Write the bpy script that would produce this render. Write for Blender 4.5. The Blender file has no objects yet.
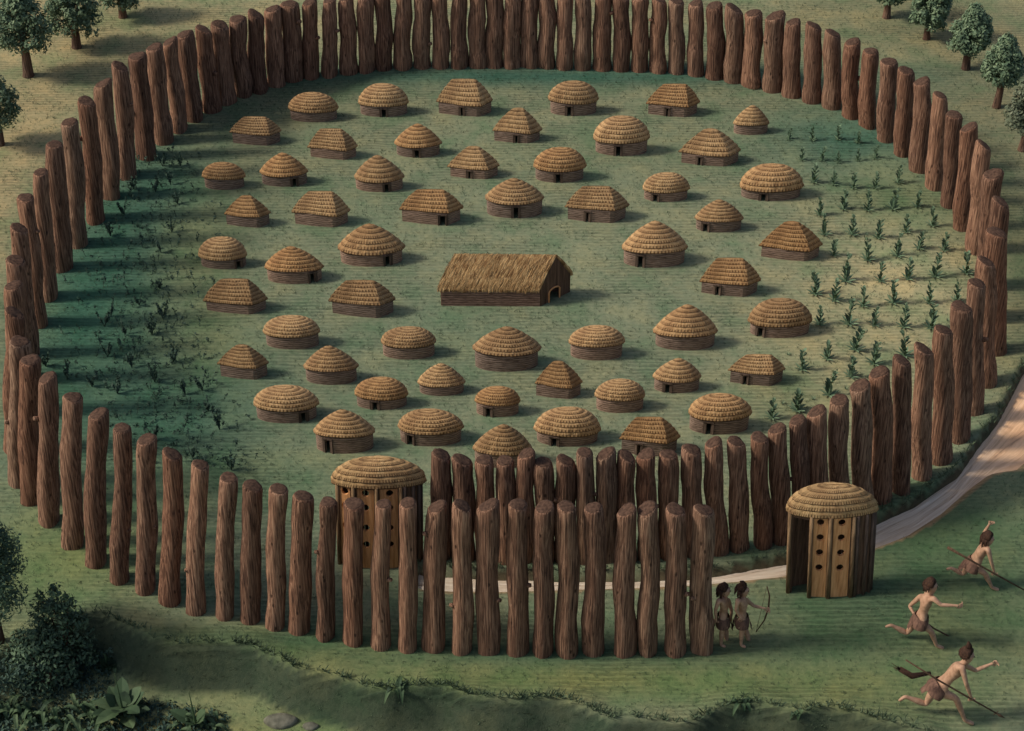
import bpy, bmesh, math, random
import numpy as np
from mathutils import Vector, Matrix
R = math.radians
random.seed(7); rng = np.random.default_rng(11)
scene = bpy.context.scene
col = scene.collection

# ------------------------------------------------------------------ camera
W, H = 1024, 731
LENS = 71.5
F = LENS/36*W
PITCH = R(38)
CH = 19.7
CY = -CH/math.tan(PITCH)
cam_d = bpy.data.cameras.new('camera'); cam = bpy.data.objects.new('camera', cam_d); col.objects.link(cam)
cam.location = (0, CY, CH); cam.rotation_euler = (math.pi/2-PITCH, 0, 0)
cam_d.lens = LENS; cam_d.sensor_width = 36; cam_d.clip_end = 2000; cam_d.clip_start = .1
scene.camera = cam
FW = Vector((0, math.cos(PITCH), -math.sin(PITCH))); UP = Vector((0, math.sin(PITCH), math.cos(PITCH)))
CP = Vector((0, CY, CH))
def ray(px, py):
    return FW + Vector((1, 0, 0))*((px-512)/F) + UP*((365.5-py)/F)
def gp(px, py, z=0.0):                       # pixel of the reference survey -> point on the ground
    d = ray(px, py); t = (z-CP.z)/d.z
    return CP + d*t
def vp(px, py, Y):                           # -> point in the upright plane y = Y
    d = ray(px, py); t = (Y-CP.y)/d.y
    return CP + d*t
def scl(px, py):                             # pixels per metre (horizontal) at a ground point
    return (gp(px+5, py)-gp(px-5, py)).length/10
def m_per_px(px, py): return scl(px, py)

# ------------------------------------------------------------------ mesh helpers
class MB:
    def __init__(s): s.v = []; s.f = []; s.uv = []; s.mi = []; s.has_uv = False
    def add(s, verts, faces, uvs=None, mi=0):
        o = len(s.v); s.v += [tuple(v) for v in verts]
        for k, f in enumerate(faces):
            s.f.append([i+o for i in f]); s.mi.append(mi)
            if uvs is None: s.uv += [(0, 0)]*len(f)
            else: s.uv += [uvs[i] for i in f]; s.has_uv = True
    def box(s, c, half, rz=0, M=None, mi=0):
        c = Vector(c); vs = []
        rot = Matrix.Rotation(rz, 3, 'Z') if M is None else M
        for x in (-1, 1):
            for y in (-1, 1):
                for z in (-1, 1):
                    vs.append(c + rot @ Vector((x*half[0], y*half[1], z*half[2])))
        s.add(vs, [(0, 1, 3, 2), (4, 6, 7, 5), (0, 4, 5, 1), (2, 3, 7, 6), (0, 2, 6, 4), (1, 5, 7, 3)], mi=mi)
    def tube(s, pts, rad, n=8, cap=True, mi=0, jit=0):
        pts = [Vector(p) for p in pts]; vs = []; fs = []
        for i, p in enumerate(pts):
            t = (pts[min(i+1, len(pts)-1)]-pts[max(i-1, 0)]).normalized()
            a = t.cross(Vector((0, 1, 0.01)))
            if a.length < .1: a = t.cross(Vector((1, 0, 0)))
            a.normalize(); b = t.cross(a)
            r = rad[i] if isinstance(rad, (list, tuple)) else rad
            for k in range(n):
                an = 2*math.pi*k/n
                rr = r*(1+random.uniform(-jit, jit))
                vs.append(p + a*math.cos(an)*rr + b*math.sin(an)*rr)
        for i in range(len(pts)-1):
            for k in range(n):
                k2 = (k+1) % n
                fs.append((i*n+k, i*n+k2, (i+1)*n+k2, (i+1)*n+k))
        if cap:
            fs.append(tuple(range(n-1, -1, -1))); o = (len(pts)-1)*n; fs.append(tuple(o+k for k in range(n)))
        s.add(vs, fs, mi=mi)
    def build(s, name, mats, parent=None, smooth=False, loc=None):
        me = bpy.data.meshes.new(name); me.from_pydata(s.v, [], s.f)
        if not isinstance(mats, (list, tuple)): mats = [mats]
        for m in mats: me.materials.append(m)
        me.polygons.foreach_set('material_index', s.mi)
        if smooth: me.polygons.foreach_set('use_smooth', [True]*len(s.f))
        if s.has_uv:
            l = me.uv_layers.new(name='UVMap'); l.data.foreach_set('uv', [c for u in s.uv for c in u])
        me.update()
        bm = bmesh.new(); bm.from_mesh(me); bmesh.ops.recalc_face_normals(bm, faces=bm.faces) if not getattr(s, 'raw', False) else None
        bm.to_mesh(me); bm.free()
        o = bpy.data.objects.new(name, me); col.objects.link(o)
        if parent: o.parent = parent
        if loc: o.location = loc
        return o
def tag(o, label=None, cat=None, group=None, kind=None):
    if label: o['label'] = label
    if cat: o['category'] = cat
    if group: o['group'] = group
    if kind: o['kind'] = kind
    return o
def empty(name, loc, rz=0):
    o = bpy.data.objects.new(name, None); col.objects.link(o); o.location = loc; o.rotation_euler = (0, 0, rz)
    o.empty_display_size = .1
    return o

# ------------------------------------------------------------------ materials
class NT:
    def __init__(s, name, rough=.85, spec=.25):
        s.m = bpy.data.materials.new(name); s.m.use_nodes = True; s.t = s.m.node_tree
        s.b = s.t.nodes['Principled BSDF']; s.b.inputs['Roughness'].default_value = rough
        s.b.inputs['Specular IOR Level'].default_value = spec
    def n(s, ty, **kw):
        x = s.t.nodes.new(ty)
        for k, v in kw.items():
            if k in x.inputs: x.inputs[k].default_value = v
            else: setattr(x, k, v)
        return x
    def l(s, a, b): s.t.links.new(a, b)
    def coord(s, scale=(1, 1, 1), out='Object'):
        tc = s.n('ShaderNodeTexCoord'); mp = s.n('ShaderNodeMapping'); mp.inputs['Scale'].default_value = scale
        s.l(tc.outputs[out], mp.inputs['Vector']); return mp.outputs['Vector']
    def noise(s, vec, scale, detail=4, rough=.55, dist=0):
        x = s.n('ShaderNodeTexNoise', Scale=scale, Detail=detail, Roughness=rough, Distortion=dist)
        s.l(vec, x.inputs['Vector']); return x.outputs['Fac']
    def ramp(s, fac, stops):
        x = s.n('ShaderNodeValToRGB'); e = x.color_ramp.elements
        while len(e) < len(stops): e.new(.5)
        for i, (p, c) in enumerate(stops):
            e[i].position = p; e[i].color = (c[0], c[1], c[2], 1) if not isinstance(c, (int, float)) else (c, c, c, 1)
        s.l(fac, x.inputs['Fac']); return x.outputs['Color']
    def math(s, op, a, b=None, clamp=False):
        x = s.n('ShaderNodeMath', operation=op, use_clamp=clamp)
        for i, v in enumerate((a, b)):
            if v is None: continue
            if isinstance(v, (int, float)): x.inputs[i].default_value = v
            else: s.l(v, x.inputs[i])
        return x.outputs[0]
    def mix(s, fac, a, b, bt='MIX'):
        x = s.n('ShaderNodeMix', data_type='RGBA', blend_type=bt)
        for sock, v in ((x.inputs[0], fac), (x.inputs[6], a), (x.inputs[7], b)):
            if isinstance(v, (int, float)): sock.default_value = v
            elif isinstance(v, tuple): sock.default_value = (v[0], v[1], v[2], 1)
            else: s.l(v, sock)
        return x.outputs[2]
    def rand(s): return s.n('ShaderNodeObjectInfo').outputs['Random']
    def color(s, c): s.l(c, s.b.inputs['Base Color'])
    def bump(s, h, strength=.5, dist=.01):
        x = s.n('ShaderNodeBump', Strength=strength, Distance=dist); s.l(h, x.inputs['Height']); s.l(x.outputs[0], s.b.inputs['Normal'])

def bark_mat(name='bark', dark=(.04, .024, .018), mid=(.175, .096, .064), light=(.38, .235, .155)):
    t = NT(name, .9, .15); v = t.coord((1, 1, 1))
    rnd = t.rand()
    off = t.n('ShaderNodeVectorMath', operation='ADD'); t.l(v, off.inputs[0])
    cmb = t.n('ShaderNodeCombineXYZ'); k = t.math('MULTIPLY', rnd, 37.0); t.l(k, cmb.inputs[0]); t.l(k, cmb.inputs[2]); t.l(cmb.outputs[0], off.inputs[1])
    vv = off.outputs[0]
    m1 = t.n('ShaderNodeMapping'); m1.inputs['Scale'].default_value = (58, 58, 1.9); t.l(vv, m1.inputs['Vector'])
    g = t.noise(m1.outputs[0], 1.0, 5, .6, .3)
    c = t.ramp(g, [(.36, dark), (.48, mid), (.62, light)])
    m2 = t.n('ShaderNodeMapping'); m2.inputs['Scale'].default_value = (7, 7, 2.2); t.l(vv, m2.inputs['Vector'])
    g2 = t.noise(m2.outputs[0], 1.0, 3, .5)
    c = t.mix(t.ramp(g2, [(.35, .0), (.75, .55)]), c, (.21, .115, .072))
    vo = t.n('ShaderNodeTexVoronoi', Scale=1.0); m3 = t.n('ShaderNodeMapping'); m3.inputs['Scale'].default_value = (8, 8, 3.2); t.l(vv, m3.inputs['Vector']); t.l(m3.outputs[0], vo.inputs['Vector'])
    kn = t.ramp(vo.outputs['Distance'], [(.06, 1.), (.15, 0.)])
    c = t.mix(t.math('MULTIPLY', kn, .8), c, (.02, .01, .008))
    tint = t.ramp(rnd, [(0, (.66, .60, .58)), (.3, (1.0, .95, .92)), (.6, (1.2, 1.12, 1.05)), (.8, (.84, .72, .66)), (1, (1.05, 1.1, 1.08))])
    c = t.mix(1.0, c, tint, 'MULTIPLY')
    t.color(c); t.bump(t.math('SUBTRACT', g, t.math('MULTIPLY', kn, .4)), .9, .03)
    return t.m
M_bark = bark_mat()
def endgrain():
    t = NT('log_end', .9, .1); v = t.coord((1, 1, 1)); g = t.noise(v, 26, 4)
    t.color(t.ramp(g, [(.3, (.035, .02, .014)), (.7, (.12, .068, .045))])); t.bump(g, .6, .01); return t.m
M_end = endgrain()

def thatch_mat(name, tint=(1, 1, 1)):
    # UV: u = strands round the roof, v = course number + position within the course
    t = NT(name, .95, .1)
    uvn = t.n('ShaderNodeTexCoord').outputs['UV']; sp = t.n('ShaderNodeSeparateXYZ'); t.l(uvn, sp.inputs[0])
    u, vv = sp.outputs[0], sp.outputs[1]
    fr = t.math('FRACT', vv)
    wob = t.noise(t.coord((1, 1, 1)), 9, 3)
    frw = t.math('ADD', fr, t.math('MULTIPLY', t.math('SUBTRACT', wob, .5), .45))
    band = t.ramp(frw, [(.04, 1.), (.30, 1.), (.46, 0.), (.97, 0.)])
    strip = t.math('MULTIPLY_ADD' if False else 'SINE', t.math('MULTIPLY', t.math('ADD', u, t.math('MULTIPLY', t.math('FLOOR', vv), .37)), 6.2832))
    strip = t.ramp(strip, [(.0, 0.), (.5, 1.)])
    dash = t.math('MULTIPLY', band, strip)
    m1 = t.n('ShaderNodeMapping'); m1.inputs['Scale'].default_value = (3.1, .5, 1); t.l(uvn, m1.inputs['Vector'])
    str_ = t.noise(m1.outputs[0], 1.0, 4, .65)
    base = t.ramp(str_, [(.28, (.23, .13, .062)), (.46, (.50, .318, .155)), (.70, (.70, .485, .26))])
    big = t.noise(t.coord((1, 1, 1)), 3.2, 4)
    base = t.mix(t.ramp(big, [(.42, 0.), (.68, .65)]), base, (.24, .135, .07))
    c = t.mix(t.math('MULTIPLY', dash, .8), base, (.12, .062, .035))
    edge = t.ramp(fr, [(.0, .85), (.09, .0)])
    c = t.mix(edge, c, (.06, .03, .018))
    rt = t.ramp(t.rand(), [(0, (.74, .70, .66)), (.3, (1.0, .97, .92)), (.6, (1.08, 1.04, .98)), (.85, (.92, .80, .68)), (1, (.85, .83, .80))])
    c = t.mix(1., c, rt, 'MULTIPLY'); c = t.mix(1., c, tint, 'MULTIPLY')
    t.color(c); t.bump(t.math('SUBTRACT', str_, t.math('MULTIPLY', dash, .25)), .8, .015); return t.m
M_thatch = thatch_mat('thatch'); M_thatch_tower = thatch_mat('coiled_thatch', (1.0, 1.02, 1.0))

def plank_mat(name='plank_wall', zf=26, a=(.085, .055, .040), b=(.31, .22, .165), c3=(.44, .33, .25)):
    t = NT(name, .9, .15); v = t.coord((1, 1, 1))
    sp = t.n('ShaderNodeSeparateXYZ'); t.l(v, sp.inputs[0])
    nz = t.noise(v, 5, 3)
    s = t.math('FRACT', t.math('ADD', t.math('MULTIPLY', sp.outputs[2], zf), t.math('MULTIPLY', nz, 1.0)))
    ln = t.ramp(s, [(.0, 1.), (.2, 0.), (.9, 0.), (1., 1.)])
    m1 = t.n('ShaderNodeMapping'); m1.inputs['Scale'].default_value = (9, 9, 70); t.l(v, m1.inputs['Vector'])
    g = t.noise(m1.outputs[0], 1, 4, .6)
    cc = t.ramp(g, [(.3, a), (.5, b), (.72, c3)])
    cc = t.mix(t.math('MULTIPLY', ln, .75), cc, (.03, .02, .016))
    t.color(t.mix(1., cc, t.ramp(t.rand(), [(0, (.8, .8, .82)), (1, (1.15, 1.05, 1.)) ]), 'MULTIPLY'))
    t.bump(t.math('SUBTRACT', g, ln), .7, .015); return t.m
M_plank = plank_mat(); M_plank_long = plank_mat('long_house_planks', 22, (.08, .048, .036), (.27, .17, .125), (.38, .255, .19))
def wood_mat(name, dark, light, sc=(30, 30, 3)):
    t = NT(name, .85, .15); v = t.coord(sc); g = t.noise(v, 1, 4, .6)
    t.color(t.ramp(g, [(.3, dark), (.7, light)])); t.bump(g, .6, .01); return t.m
M_frame = wood_mat('door_timber', (.045, .03, .022), (.16, .11, .08))
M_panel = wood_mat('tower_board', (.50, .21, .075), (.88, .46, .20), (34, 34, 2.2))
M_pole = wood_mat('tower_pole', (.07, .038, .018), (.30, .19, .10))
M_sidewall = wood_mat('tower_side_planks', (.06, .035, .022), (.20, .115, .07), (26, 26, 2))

def straw_mat():
    t = NT('straw', .95, .1); uvn = t.n('ShaderNodeTexCoord').outputs['UV']
    m1 = t.n('ShaderNodeMapping'); m1.inputs['Scale'].default_value = (1, .06, 1); t.l(uvn, m1.inputs['Vector'])
    g = t.noise(m1.outputs[0], 9, 5, .7, .3)
    m2 = t.n('ShaderNodeMapping'); m2.inputs['Scale'].default_value = (1, .35, 1); t.l(uvn, m2.inputs['Vector'])
    g2 = t.noise(m2.outputs[0], 1.3, 3, .6, .8)
    c = t.ramp(g, [(.32, (.17, .085, .035)), (.45, (.50, .30, .125)), (.62, (.78, .54, .27))])
    c = t.mix(t.ramp(g2, [(.48, 0.), (.62, .8)]), c, (.22, .11, .045))
    t.color(c); t.bump(g, 1., .03); return t.m
M_straw = straw_mat()

def leaf_mat(name, a, b, c=None):
    t = NT(name, .7, .25); g = t.n('ShaderNodeNewGeometry').outputs['Random Per Island']
    big = t.noise(t.coord((1, 1, 1)), 4.5, 2)
    k = t.math('ADD', t.math('MULTIPLY', g, .55), t.math('MULTIPLY', t.math('SUBTRACT', big, .25), .9))
    st = [(.15, a), (.85, b)] if c is None else [(.1, a), (.5, b), (.95, c)]
    t.color(t.ramp(k, st)); return t.m
M_leaf = leaf_mat('tree_leaf', (.04, .075, .04), (.11, .165, .09), (.22, .28, .15))
M_leaf_dark = leaf_mat('shrub_leaf', (.022, .045, .030), (.055, .095, .055), (.11, .165, .085))
M_leaf_pale = leaf_mat('pale_tree_leaf', (.06, .075, .045), (.12, .145, .085), (.20, .21, .13))
M_crop = leaf_mat('crop_leaf', (.05, .095, .058), (.11, .17, .095), (.20, .27, .15))
M_herb = leaf_mat('herb_leaf', (.022, .045, .032), (.05, .09, .06))
M_blade = leaf_mat('broad_leaf', (.018, .035, .018), (.045, .08, .035), (.09, .13, .06))
M_grass = leaf_mat('grass_blade', (.05, .08, .045), (.12, .16, .09))
M_trunk = bark_mat('tree_bark', (.03, .02, .016), (.09, .06, .045), (.17, .12, .09))

# ------------------------------------------------------------------ terrain
def poly_g(pts): return np.array([[gp(x, y).x, gp(x, y).y] for x, y in pts])
bank_px = [(-400, 690), (-60, 668), (0, 655), (40, 640), (75, 622), (100, 617), (130, 630), (155, 643), (180, 648), (230, 647), (256, 650), (275, 661),
    (300, 672), (340, 681), (370, 691), (385, 694), (410, 691), (440, 689), (458, 695), (470, 699), (500, 703), (520, 704), (545, 701),
    (565, 704), (590, 712), (610, 722), (640, 722), (680, 728), (698, 724), (720, 712), (745, 706), (770, 710), (795, 717), (825, 711),
    (850, 715), (880, 724), (930, 736), (1000, 800), (1500, 860)]
bank = poly_g(bank_px)
up_px = [(418, 566), (450, 569), (500, 571), (560, 573), (620, 573), (680, 571), (716, 568), (785, 556), (835, 536), (879, 515), (915, 498), (956, 470), (980, 436), (997, 415), (1021, 368), (1050, 330), (1100, 300), (1200, 270)]
lo_px = [(418, 590), (450, 592), (500, 593), (560, 592), (620, 590), (680, 587), (716, 584), (785, 577), (835, 564), (879, 549), (915, 535), (950, 512), (980, 486), (997, 474), (1024, 470), (1060, 440), (1120, 420), (1250, 400)]
up = poly_g(up_px); lo = poly_g(lo_px)
def seg_d(P, poly):
    best = np.full(len(P), 1e9)
    for a, b in zip(poly[:-1], poly[1:]):
        d = b-a; t = np.clip(((P-a)@d)/(d@d), 0, 1); q = a+t[:, None]*d
        best = np.minimum(best, np.hypot(*(P-q).T))
    return best
ring = np.vstack([up, lo[::-1]])
def inside(P, poly):
    r = np.zeros(len(P), bool); n = len(poly)
    for i in range(n):
        x1, y1 = poly[i]; x2, y2 = poly[(i+1) % n]
        if y1 == y2: continue
        c = ((y1 > P[:, 1]) != (y2 > P[:, 1])) & (P[:, 0] < (x2-x1)*(P[:, 1]-y1)/(y2-y1)+x1)
        r ^= c
    return r
def sm(t): t = np.clip(t, 0, 1); return t*t*(3-2*t)
WATER_Z = -.13
def terr_np(P):
    z = 0.035*np.sin(P[:, 0]*1.3+.5)*np.sin(P[:, 1]*1.1+1)*.4
    near = (P[:, 0] > -3) & (P[:, 0] < 12) & (P[:, 1] > -8) & (P[:, 1] < 6)
    idx = np.where(near)[0]
    if len(idx):
        Q = P[idx]; ins = inside(Q, ring); du = seg_d(Q, up); dl = seg_d(Q, lo)
        zz = np.where(ins, -.26*sm(du/.10)*sm((dl+.02)/.32), 0)
        z[idx] += zz
        z[idx] += np.where(~ins & (du < .35) , .05*sm(1-du/.35), 0)
    ey = np.interp(P[:, 0], bank[:, 0], bank[:, 1])
    d = ey-P[:, 1]
    z = z + .10*np.exp(-(np.maximum(-d, 0)/.35)**2)*(d < 0) + (d >= 0)*(.10-.55*sm(d/.42)-.10*sm((d-.4)/3))
    # the clearing's ground falls gently beyond everything in view, no visible edge
    return z
def terr(x, y): return float(terr_np(np.array([[x, y]]))[0])

def axis(fine0, fine1, step, far, n):
    a = np.arange(fine0, fine1+1e-6, step)
    g = np.geomspace(step, far, n)
    return np.concatenate([(fine0-g)[::-1], a, fine1+g])
xs = axis(-11.5, 11.5, .075, 400, 26); ys = axis(-8.5, 15, .075, 400, 26)
X, Y = np.meshgrid(xs, ys); P = np.stack([X.ravel(), Y.ravel()], 1)
Z = terr_np(P)
n_x, n_y = len(xs), len(ys)
verts = np.column_stack([P, Z])
ii, jj = np.meshgrid(np.arange(n_x-1), np.arange(n_y-1)); a = (jj*n_x+ii).ravel()
faces = np.stack([a, a+1, a+n_x+1, a+n_x], 1)
me = bpy.data.meshes.new('ground'); me.from_pydata(verts.tolist(), [], faces.tolist())
me.polygons.foreach_set('use_smooth', [True]*len(faces))
# what grows or lies where: base colours of turf, dry grass, sandy soil, dark herb beds, plus painted shade
def lin(c): return np.array([((v/255)/12.92 if v/255 < .04045 else ((v/255+.055)/1.055)**2.4) for v in c])
C = np.tile(lin((114, 122, 97)), (len(P), 1))
patches = [  # px, py, rx, ry, colour (sRGB), strength : soil, plant cover and painted shade by place on the ground
    (60, 60, 260, 130, (146, 138, 102), .95), (-20, 250, 60, 240, (158, 142, 104), .95), (400, -60, 520, 90, (142, 136, 102), .9), (900, 20, 260, 90, (118, 118, 88), .9),
    (190, 60, 100, 60, (124, 120, 84), .5), (1010, 100, 60, 90, (132, 124, 94), .6), (1020, 260, 50, 130, (86, 90, 66), .9), (990, 300, 40, 180, (80, 88, 62), .6),
    (95, 300, 105, 160, (58, 94, 76), 1.0), (170, 410, 120, 75, (62, 94, 76), .95), (150, 190, 80, 80, (62, 94, 78), .9),  # green herb bed, with the left logs' shade painted into its colour
    (300, 110, 120, 40, (96, 108, 84), .6), (550, 76, 420, 13, (56, 90, 76), .95), (850, 140, 95, 38, (62, 96, 80), .95),  # dark blue-green ones: painted shade at the foot of the back logs
    (895, 290, 95, 80, (156, 150, 114), 1.0), (840, 350, 80, 60, (142, 140, 106), .9), (790, 400, 60, 30, (122, 126, 90), .6), (900, 200, 70, 30, (98, 112, 78), .7),
    (250, 480, 130, 30, (86, 106, 76), .6), (700, 60, 1, 1, (0, 0, 0), 0),
    (560, 260, 120, 60, (120, 126, 98), .5), (450, 340, 90, 50, (88, 108, 84), .5), (200, 250, 40, 60, (112, 118, 82), .7), (210, 340, 40, 40, (108, 116, 80), .6),
    (620, 150, 160, 30, (104, 114, 84), .4), (330, 200, 120, 40, (94, 110, 84), .4),
    (60, 560, 120, 60, (98, 112, 68), .8), (300, 650, 250, 26, (94, 110, 66), .7), (600, 680, 320, 26, (106, 116, 70), .8), (850, 690, 160, 50, (104, 114, 70), .7),
    (200, 720, 260, 40, (112, 116, 70), .8), (940, 540, 150, 60, (76, 98, 66), .9), (860, 620, 150, 50, (80, 98, 68), .8), (980, 620, 80, 50, (82, 96, 66), .8),
    (860, 590, 60, 40, (60, 84, 64), .6), (560, 655, 220, 12, (58, 84, 64), .8), (250, 640, 200, 10, (62, 86, 64), .7)]  # painted shadows: beside the outer guard house, then along the front logs
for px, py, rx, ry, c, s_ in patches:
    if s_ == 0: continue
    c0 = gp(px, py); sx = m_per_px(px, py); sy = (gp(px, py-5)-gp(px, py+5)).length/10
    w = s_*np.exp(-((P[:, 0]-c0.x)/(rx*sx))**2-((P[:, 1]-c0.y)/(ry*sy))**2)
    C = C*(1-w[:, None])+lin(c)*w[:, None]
ey = np.interp(P[:, 0], bank[:, 0], bank[:, 1]); d = ey-P[:, 1]
w = (sm((d+.02)/.08)*(1-sm((d-.36)/.12)))[:, None]*.9
C = C*(1-w)+lin((50, 60, 48))*w          # earth of the bank's face, darkened further to paint in its shade
near = (P[:, 0] > -3) & (P[:, 0] < 12) & (P[:, 1] > -8) & (P[:, 1] < 6)
ins = np.zeros(len(P), bool); ins[near] = inside(P[near], ring); du = np.full(len(P), 9.); du[near] = seg_d(P[near], up)
w = (ins & (du < .14))[:, None]*.85; C = C*(1-w)+lin((70, 58, 44))*w
w = (ins & (du >= .14))[:, None]*.9; C = C*(1-w)+lin((150, 128, 98))*w
ca = me.color_attributes.new('cover', 'FLOAT_COLOR', 'POINT')  # ground colours, painted shade included
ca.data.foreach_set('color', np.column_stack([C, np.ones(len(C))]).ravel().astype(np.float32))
GAIN = 1.1
t = NT('turf', .95, .1)
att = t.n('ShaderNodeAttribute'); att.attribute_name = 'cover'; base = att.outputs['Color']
v = t.coord((1, 1, 1))
sp = t.n('ShaderNodeSeparateXYZ'); t.l(v, sp.inputs[0])
n1 = t.noise(v, 1.1, 5, .6); n2 = t.noise(v, 11, 5, .65); n3 = t.noise(v, 60, 3, .6)
c = t.mix(1., base, (GAIN, GAIN, GAIN), 'MULTIPLY')
c = t.mix(1., c, t.ramp(n1, [(.36, (.76, .90, .84)), (.5, (1.02, 1, 1)), (.64, (1.28, 1.14, 1.06))]), 'MULTIPLY')
c = t.mix(1., c, t.ramp(n2, [(.3, (.72, .78, .74)), (.5, (1, 1, 1)), (.7, (1.18, 1.14, 1.1))]), 'MULTIPLY')
# fine parallel furrows running across the clearing, broken up
wob = t.noise(t.coord((.9, 2.6, 1)), 1.6, 4)
ph = t.math('ADD', t.math('MULTIPLY', sp.outputs[1], 2*math.pi/.088), t.math('MULTIPLY', wob, 10.0))
fur = t.ramp(t.math('SINE', ph), [(.0, 1.), (.75, 0.)])
fm = t.math('MULTIPLY', fur, t.ramp(t.noise(t.coord((.5, .9, 1)), 1.3, 4), [(.38, .12), (.62, .85)]))
up_ok = t.ramp(t.math('ADD', sp.outputs[2], .5), [(.42, 0.), (.47, 1.)])
fm = t.math('MULTIPLY', fm, up_ok)
fm = t.math('MULTIPLY', fm, t.ramp(t.noise(t.coord((5, 22, 1)), 1., 3), [(.3, .3), (.6, 1.)]))
c = t.mix(t.math('MULTIPLY', fm, .75), c, t.mix(1., c, (.42, .44, .46), 'MULTIPLY'))
# scattered short strokes of trodden dead stalks
sv = t.noise(t.coord((9, 34, 9)), 1., 2, .5, .4)
st = t.ramp(sv, [(.66, 0.), (.72, .7)])
c = t.mix(st, c, t.mix(1., c, (.42, .40, .36), 'MULTIPLY'))
t.color(c); t.bump(t.math('ADD', t.math('ADD', n2, t.math('MULTIPLY', n3, .5)), t.math('MULTIPLY', fm, -.5)), .55, .03)
me.materials.append(t.m)
g = bpy.data.objects.new('ground', me); col.objects.link(g); g['kind'] = 'structure'

# stream
t = NT('stream_water', .32, .4); v = t.coord((1, 1, 1))
uvn = t.n('ShaderNodeTexCoord').outputs['UV']
m1 = t.n('ShaderNodeMapping'); m1.inputs['Scale'].default_value = (.55, 7., 1); t.l(uvn, m1.inputs['Vector'])
g1 = t.noise(m1.outputs[0], 1.6, 5, .65, 1.1)
c = t.ramp(g1, [(.30, (.26, .19, .14)), (.40, (.52, .40, .29)), (.52, (.62, .51, .39)), (.70, (.76, .66, .54))])
sx = t.n('ShaderNodeSeparateXYZ'); t.l(t.coord((1, 1, 1)), sx.inputs[0])
wm = t.ramp(t.math('MULTIPLY', sx.outputs[0], .1), [(.62, 0.), (.76, 1.)])
c = t.mix(wm, c, t.mix(1., c, (1.25, .92, .66), 'MULTIPLY'))
t.color(c); t.bump(g1, .5, .03)
mb = MB(); K = 10; vs = []; uv = []; fs = []
def resample(poly, n):
    t0 = np.linspace(0, 1, len(poly)); tt = np.linspace(0, 1, n)
    return np.column_stack([np.interp(tt, t0, poly[:, 0]), np.interp(tt, t0, poly[:, 1])])
U, L = resample(up, 90), resample(lo, 90); run = 0
for i in range(90):
    if i: run += np.hypot(*(U[i]+L[i]-U[i-1]-L[i-1]))/2
    for k in range(K+1):
        q = U[i]*(1-k/K)+L[i]*k/K
        vs.append((q[0], q[1], WATER_Z+.008*math.sin(i*.9+k*2.1))); uv.append((run, k/K))
for i in range(89):
    for k in range(K): a = i*(K+1)+k; fs.append((a, a+1, a+K+2, a+K+1))
mb.add(vs, fs, uv); o = mb.build('stream', t.m, smooth=True); o['kind'] = 'structure'

# ------------------------------------------------------------------ palisade logs
ORD = ['first', 'second', 'third', 'fourth', 'fifth', 'sixth', 'seventh', 'eighth', 'ninth', 'tenth', 'eleventh', 'twelfth', 'thirteenth', 'fourteenth',
       'fifteenth', 'sixteenth', 'seventeenth', 'eighteenth', 'nineteenth', 'twentieth', 'twenty-first', 'twenty-second', 'twenty-third', 'twenty-fourth']
def log_post(xt, yt, xb, yb, wpx, label, group):
    b = gp(xb, yb); mpp = m_per_px(xb, yb); r = wpx*mpp/2*1.10
    cy = b.y+r*.8
    top = vp(xt, yt, cy); z0 = terr(b.x, cy)-.06
    axis_x = top.x-b.x; h = top.z
    mb = MB(); n = 14; rings = 13; vs = []
    ph = [random.uniform(0, 6.28) for _ in range(6)]; amp = r*random.uniform(.03, .16)
    oval = [random.uniform(.0, .10) for _ in range(3)]
    tilt = random.uniform(-.45, .45); tap = random.uniform(.88, 1.0)
    zs = [i/(rings-1) for i in range(rings)]
    zs = zs[:-1]+[1-.30*r/h, 1-.06*r/h, 1]
    for i, q in enumerate(zs):
        cx = axis_x*q + amp*math.sin(q*(5+ph[3]*.6)+ph[0])*min(1, q*4) ; cyy = amp*.6*math.sin(q*6+ph[1])
        rr = r*(1.06-(1.06-tap)*q)*(1+.05*math.sin(q*11+ph[2])+.03*math.sin(q*23+ph[3]))
        if q > 1-.1*r/h: rr *= .86
        elif q > 1-.4*r/h: rr *= .98
        if i == len(zs)-1: rr *= .72
        for k in range(n):
            an = 2*math.pi*k/n
            w = rr*(1+oval[0]*math.sin(2*an+ph[4])+oval[1]*math.sin(3*an+ph[5]+q*2)+random.uniform(-.02, .02))
            zz = (z0 if q == 0 else z0*(1-q)+q*h) + (math.cos(an)*tilt*r*(q > .93))+(random.uniform(-.05, .05)*r if q > .93 else 0)
            vs.append((cx+w*math.cos(an), cyy+w*math.sin(an), zz))
    m = len(zs)
    fs = [(i*n+k, i*n+(k+1) % n, (i+1)*n+(k+1) % n, (i+1)*n+k) for i in range(m-2) for k in range(n)]
    mb.add(vs, fs)
    o_ = (m-2)*n
    f2 = [(o_+k, o_+(k+1) % n, o_+n+(k+1) % n, o_+n+k) for k in range(n)]+[tuple(o_+n+k for k in range(n))]
    for f in f2: mb.f.append(list(f)); mb.mi.append(1); mb.uv += [(0, 0)]*len(f)
    if random.random() < .30:                # a cut branch stub
        q = random.uniform(.3, .85); sgn = random.choice((-1, 1))
        p0 = Vector((axis_x*q, 0, q*h)); mb.tube([p0+Vector((sgn*r*.7, -r*.4, 0)), p0+Vector((sgn*r*1.12, -r*.65, r*.25))], [r*.28, r*.2], 7, mi=0)
    o = mb.build('log_post', [M_bark, M_end], smooth=True, loc=(b.x, cy, 0))
    return tag(o, label, 'log post', group)
G = 'upright logs of the palisade'
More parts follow.
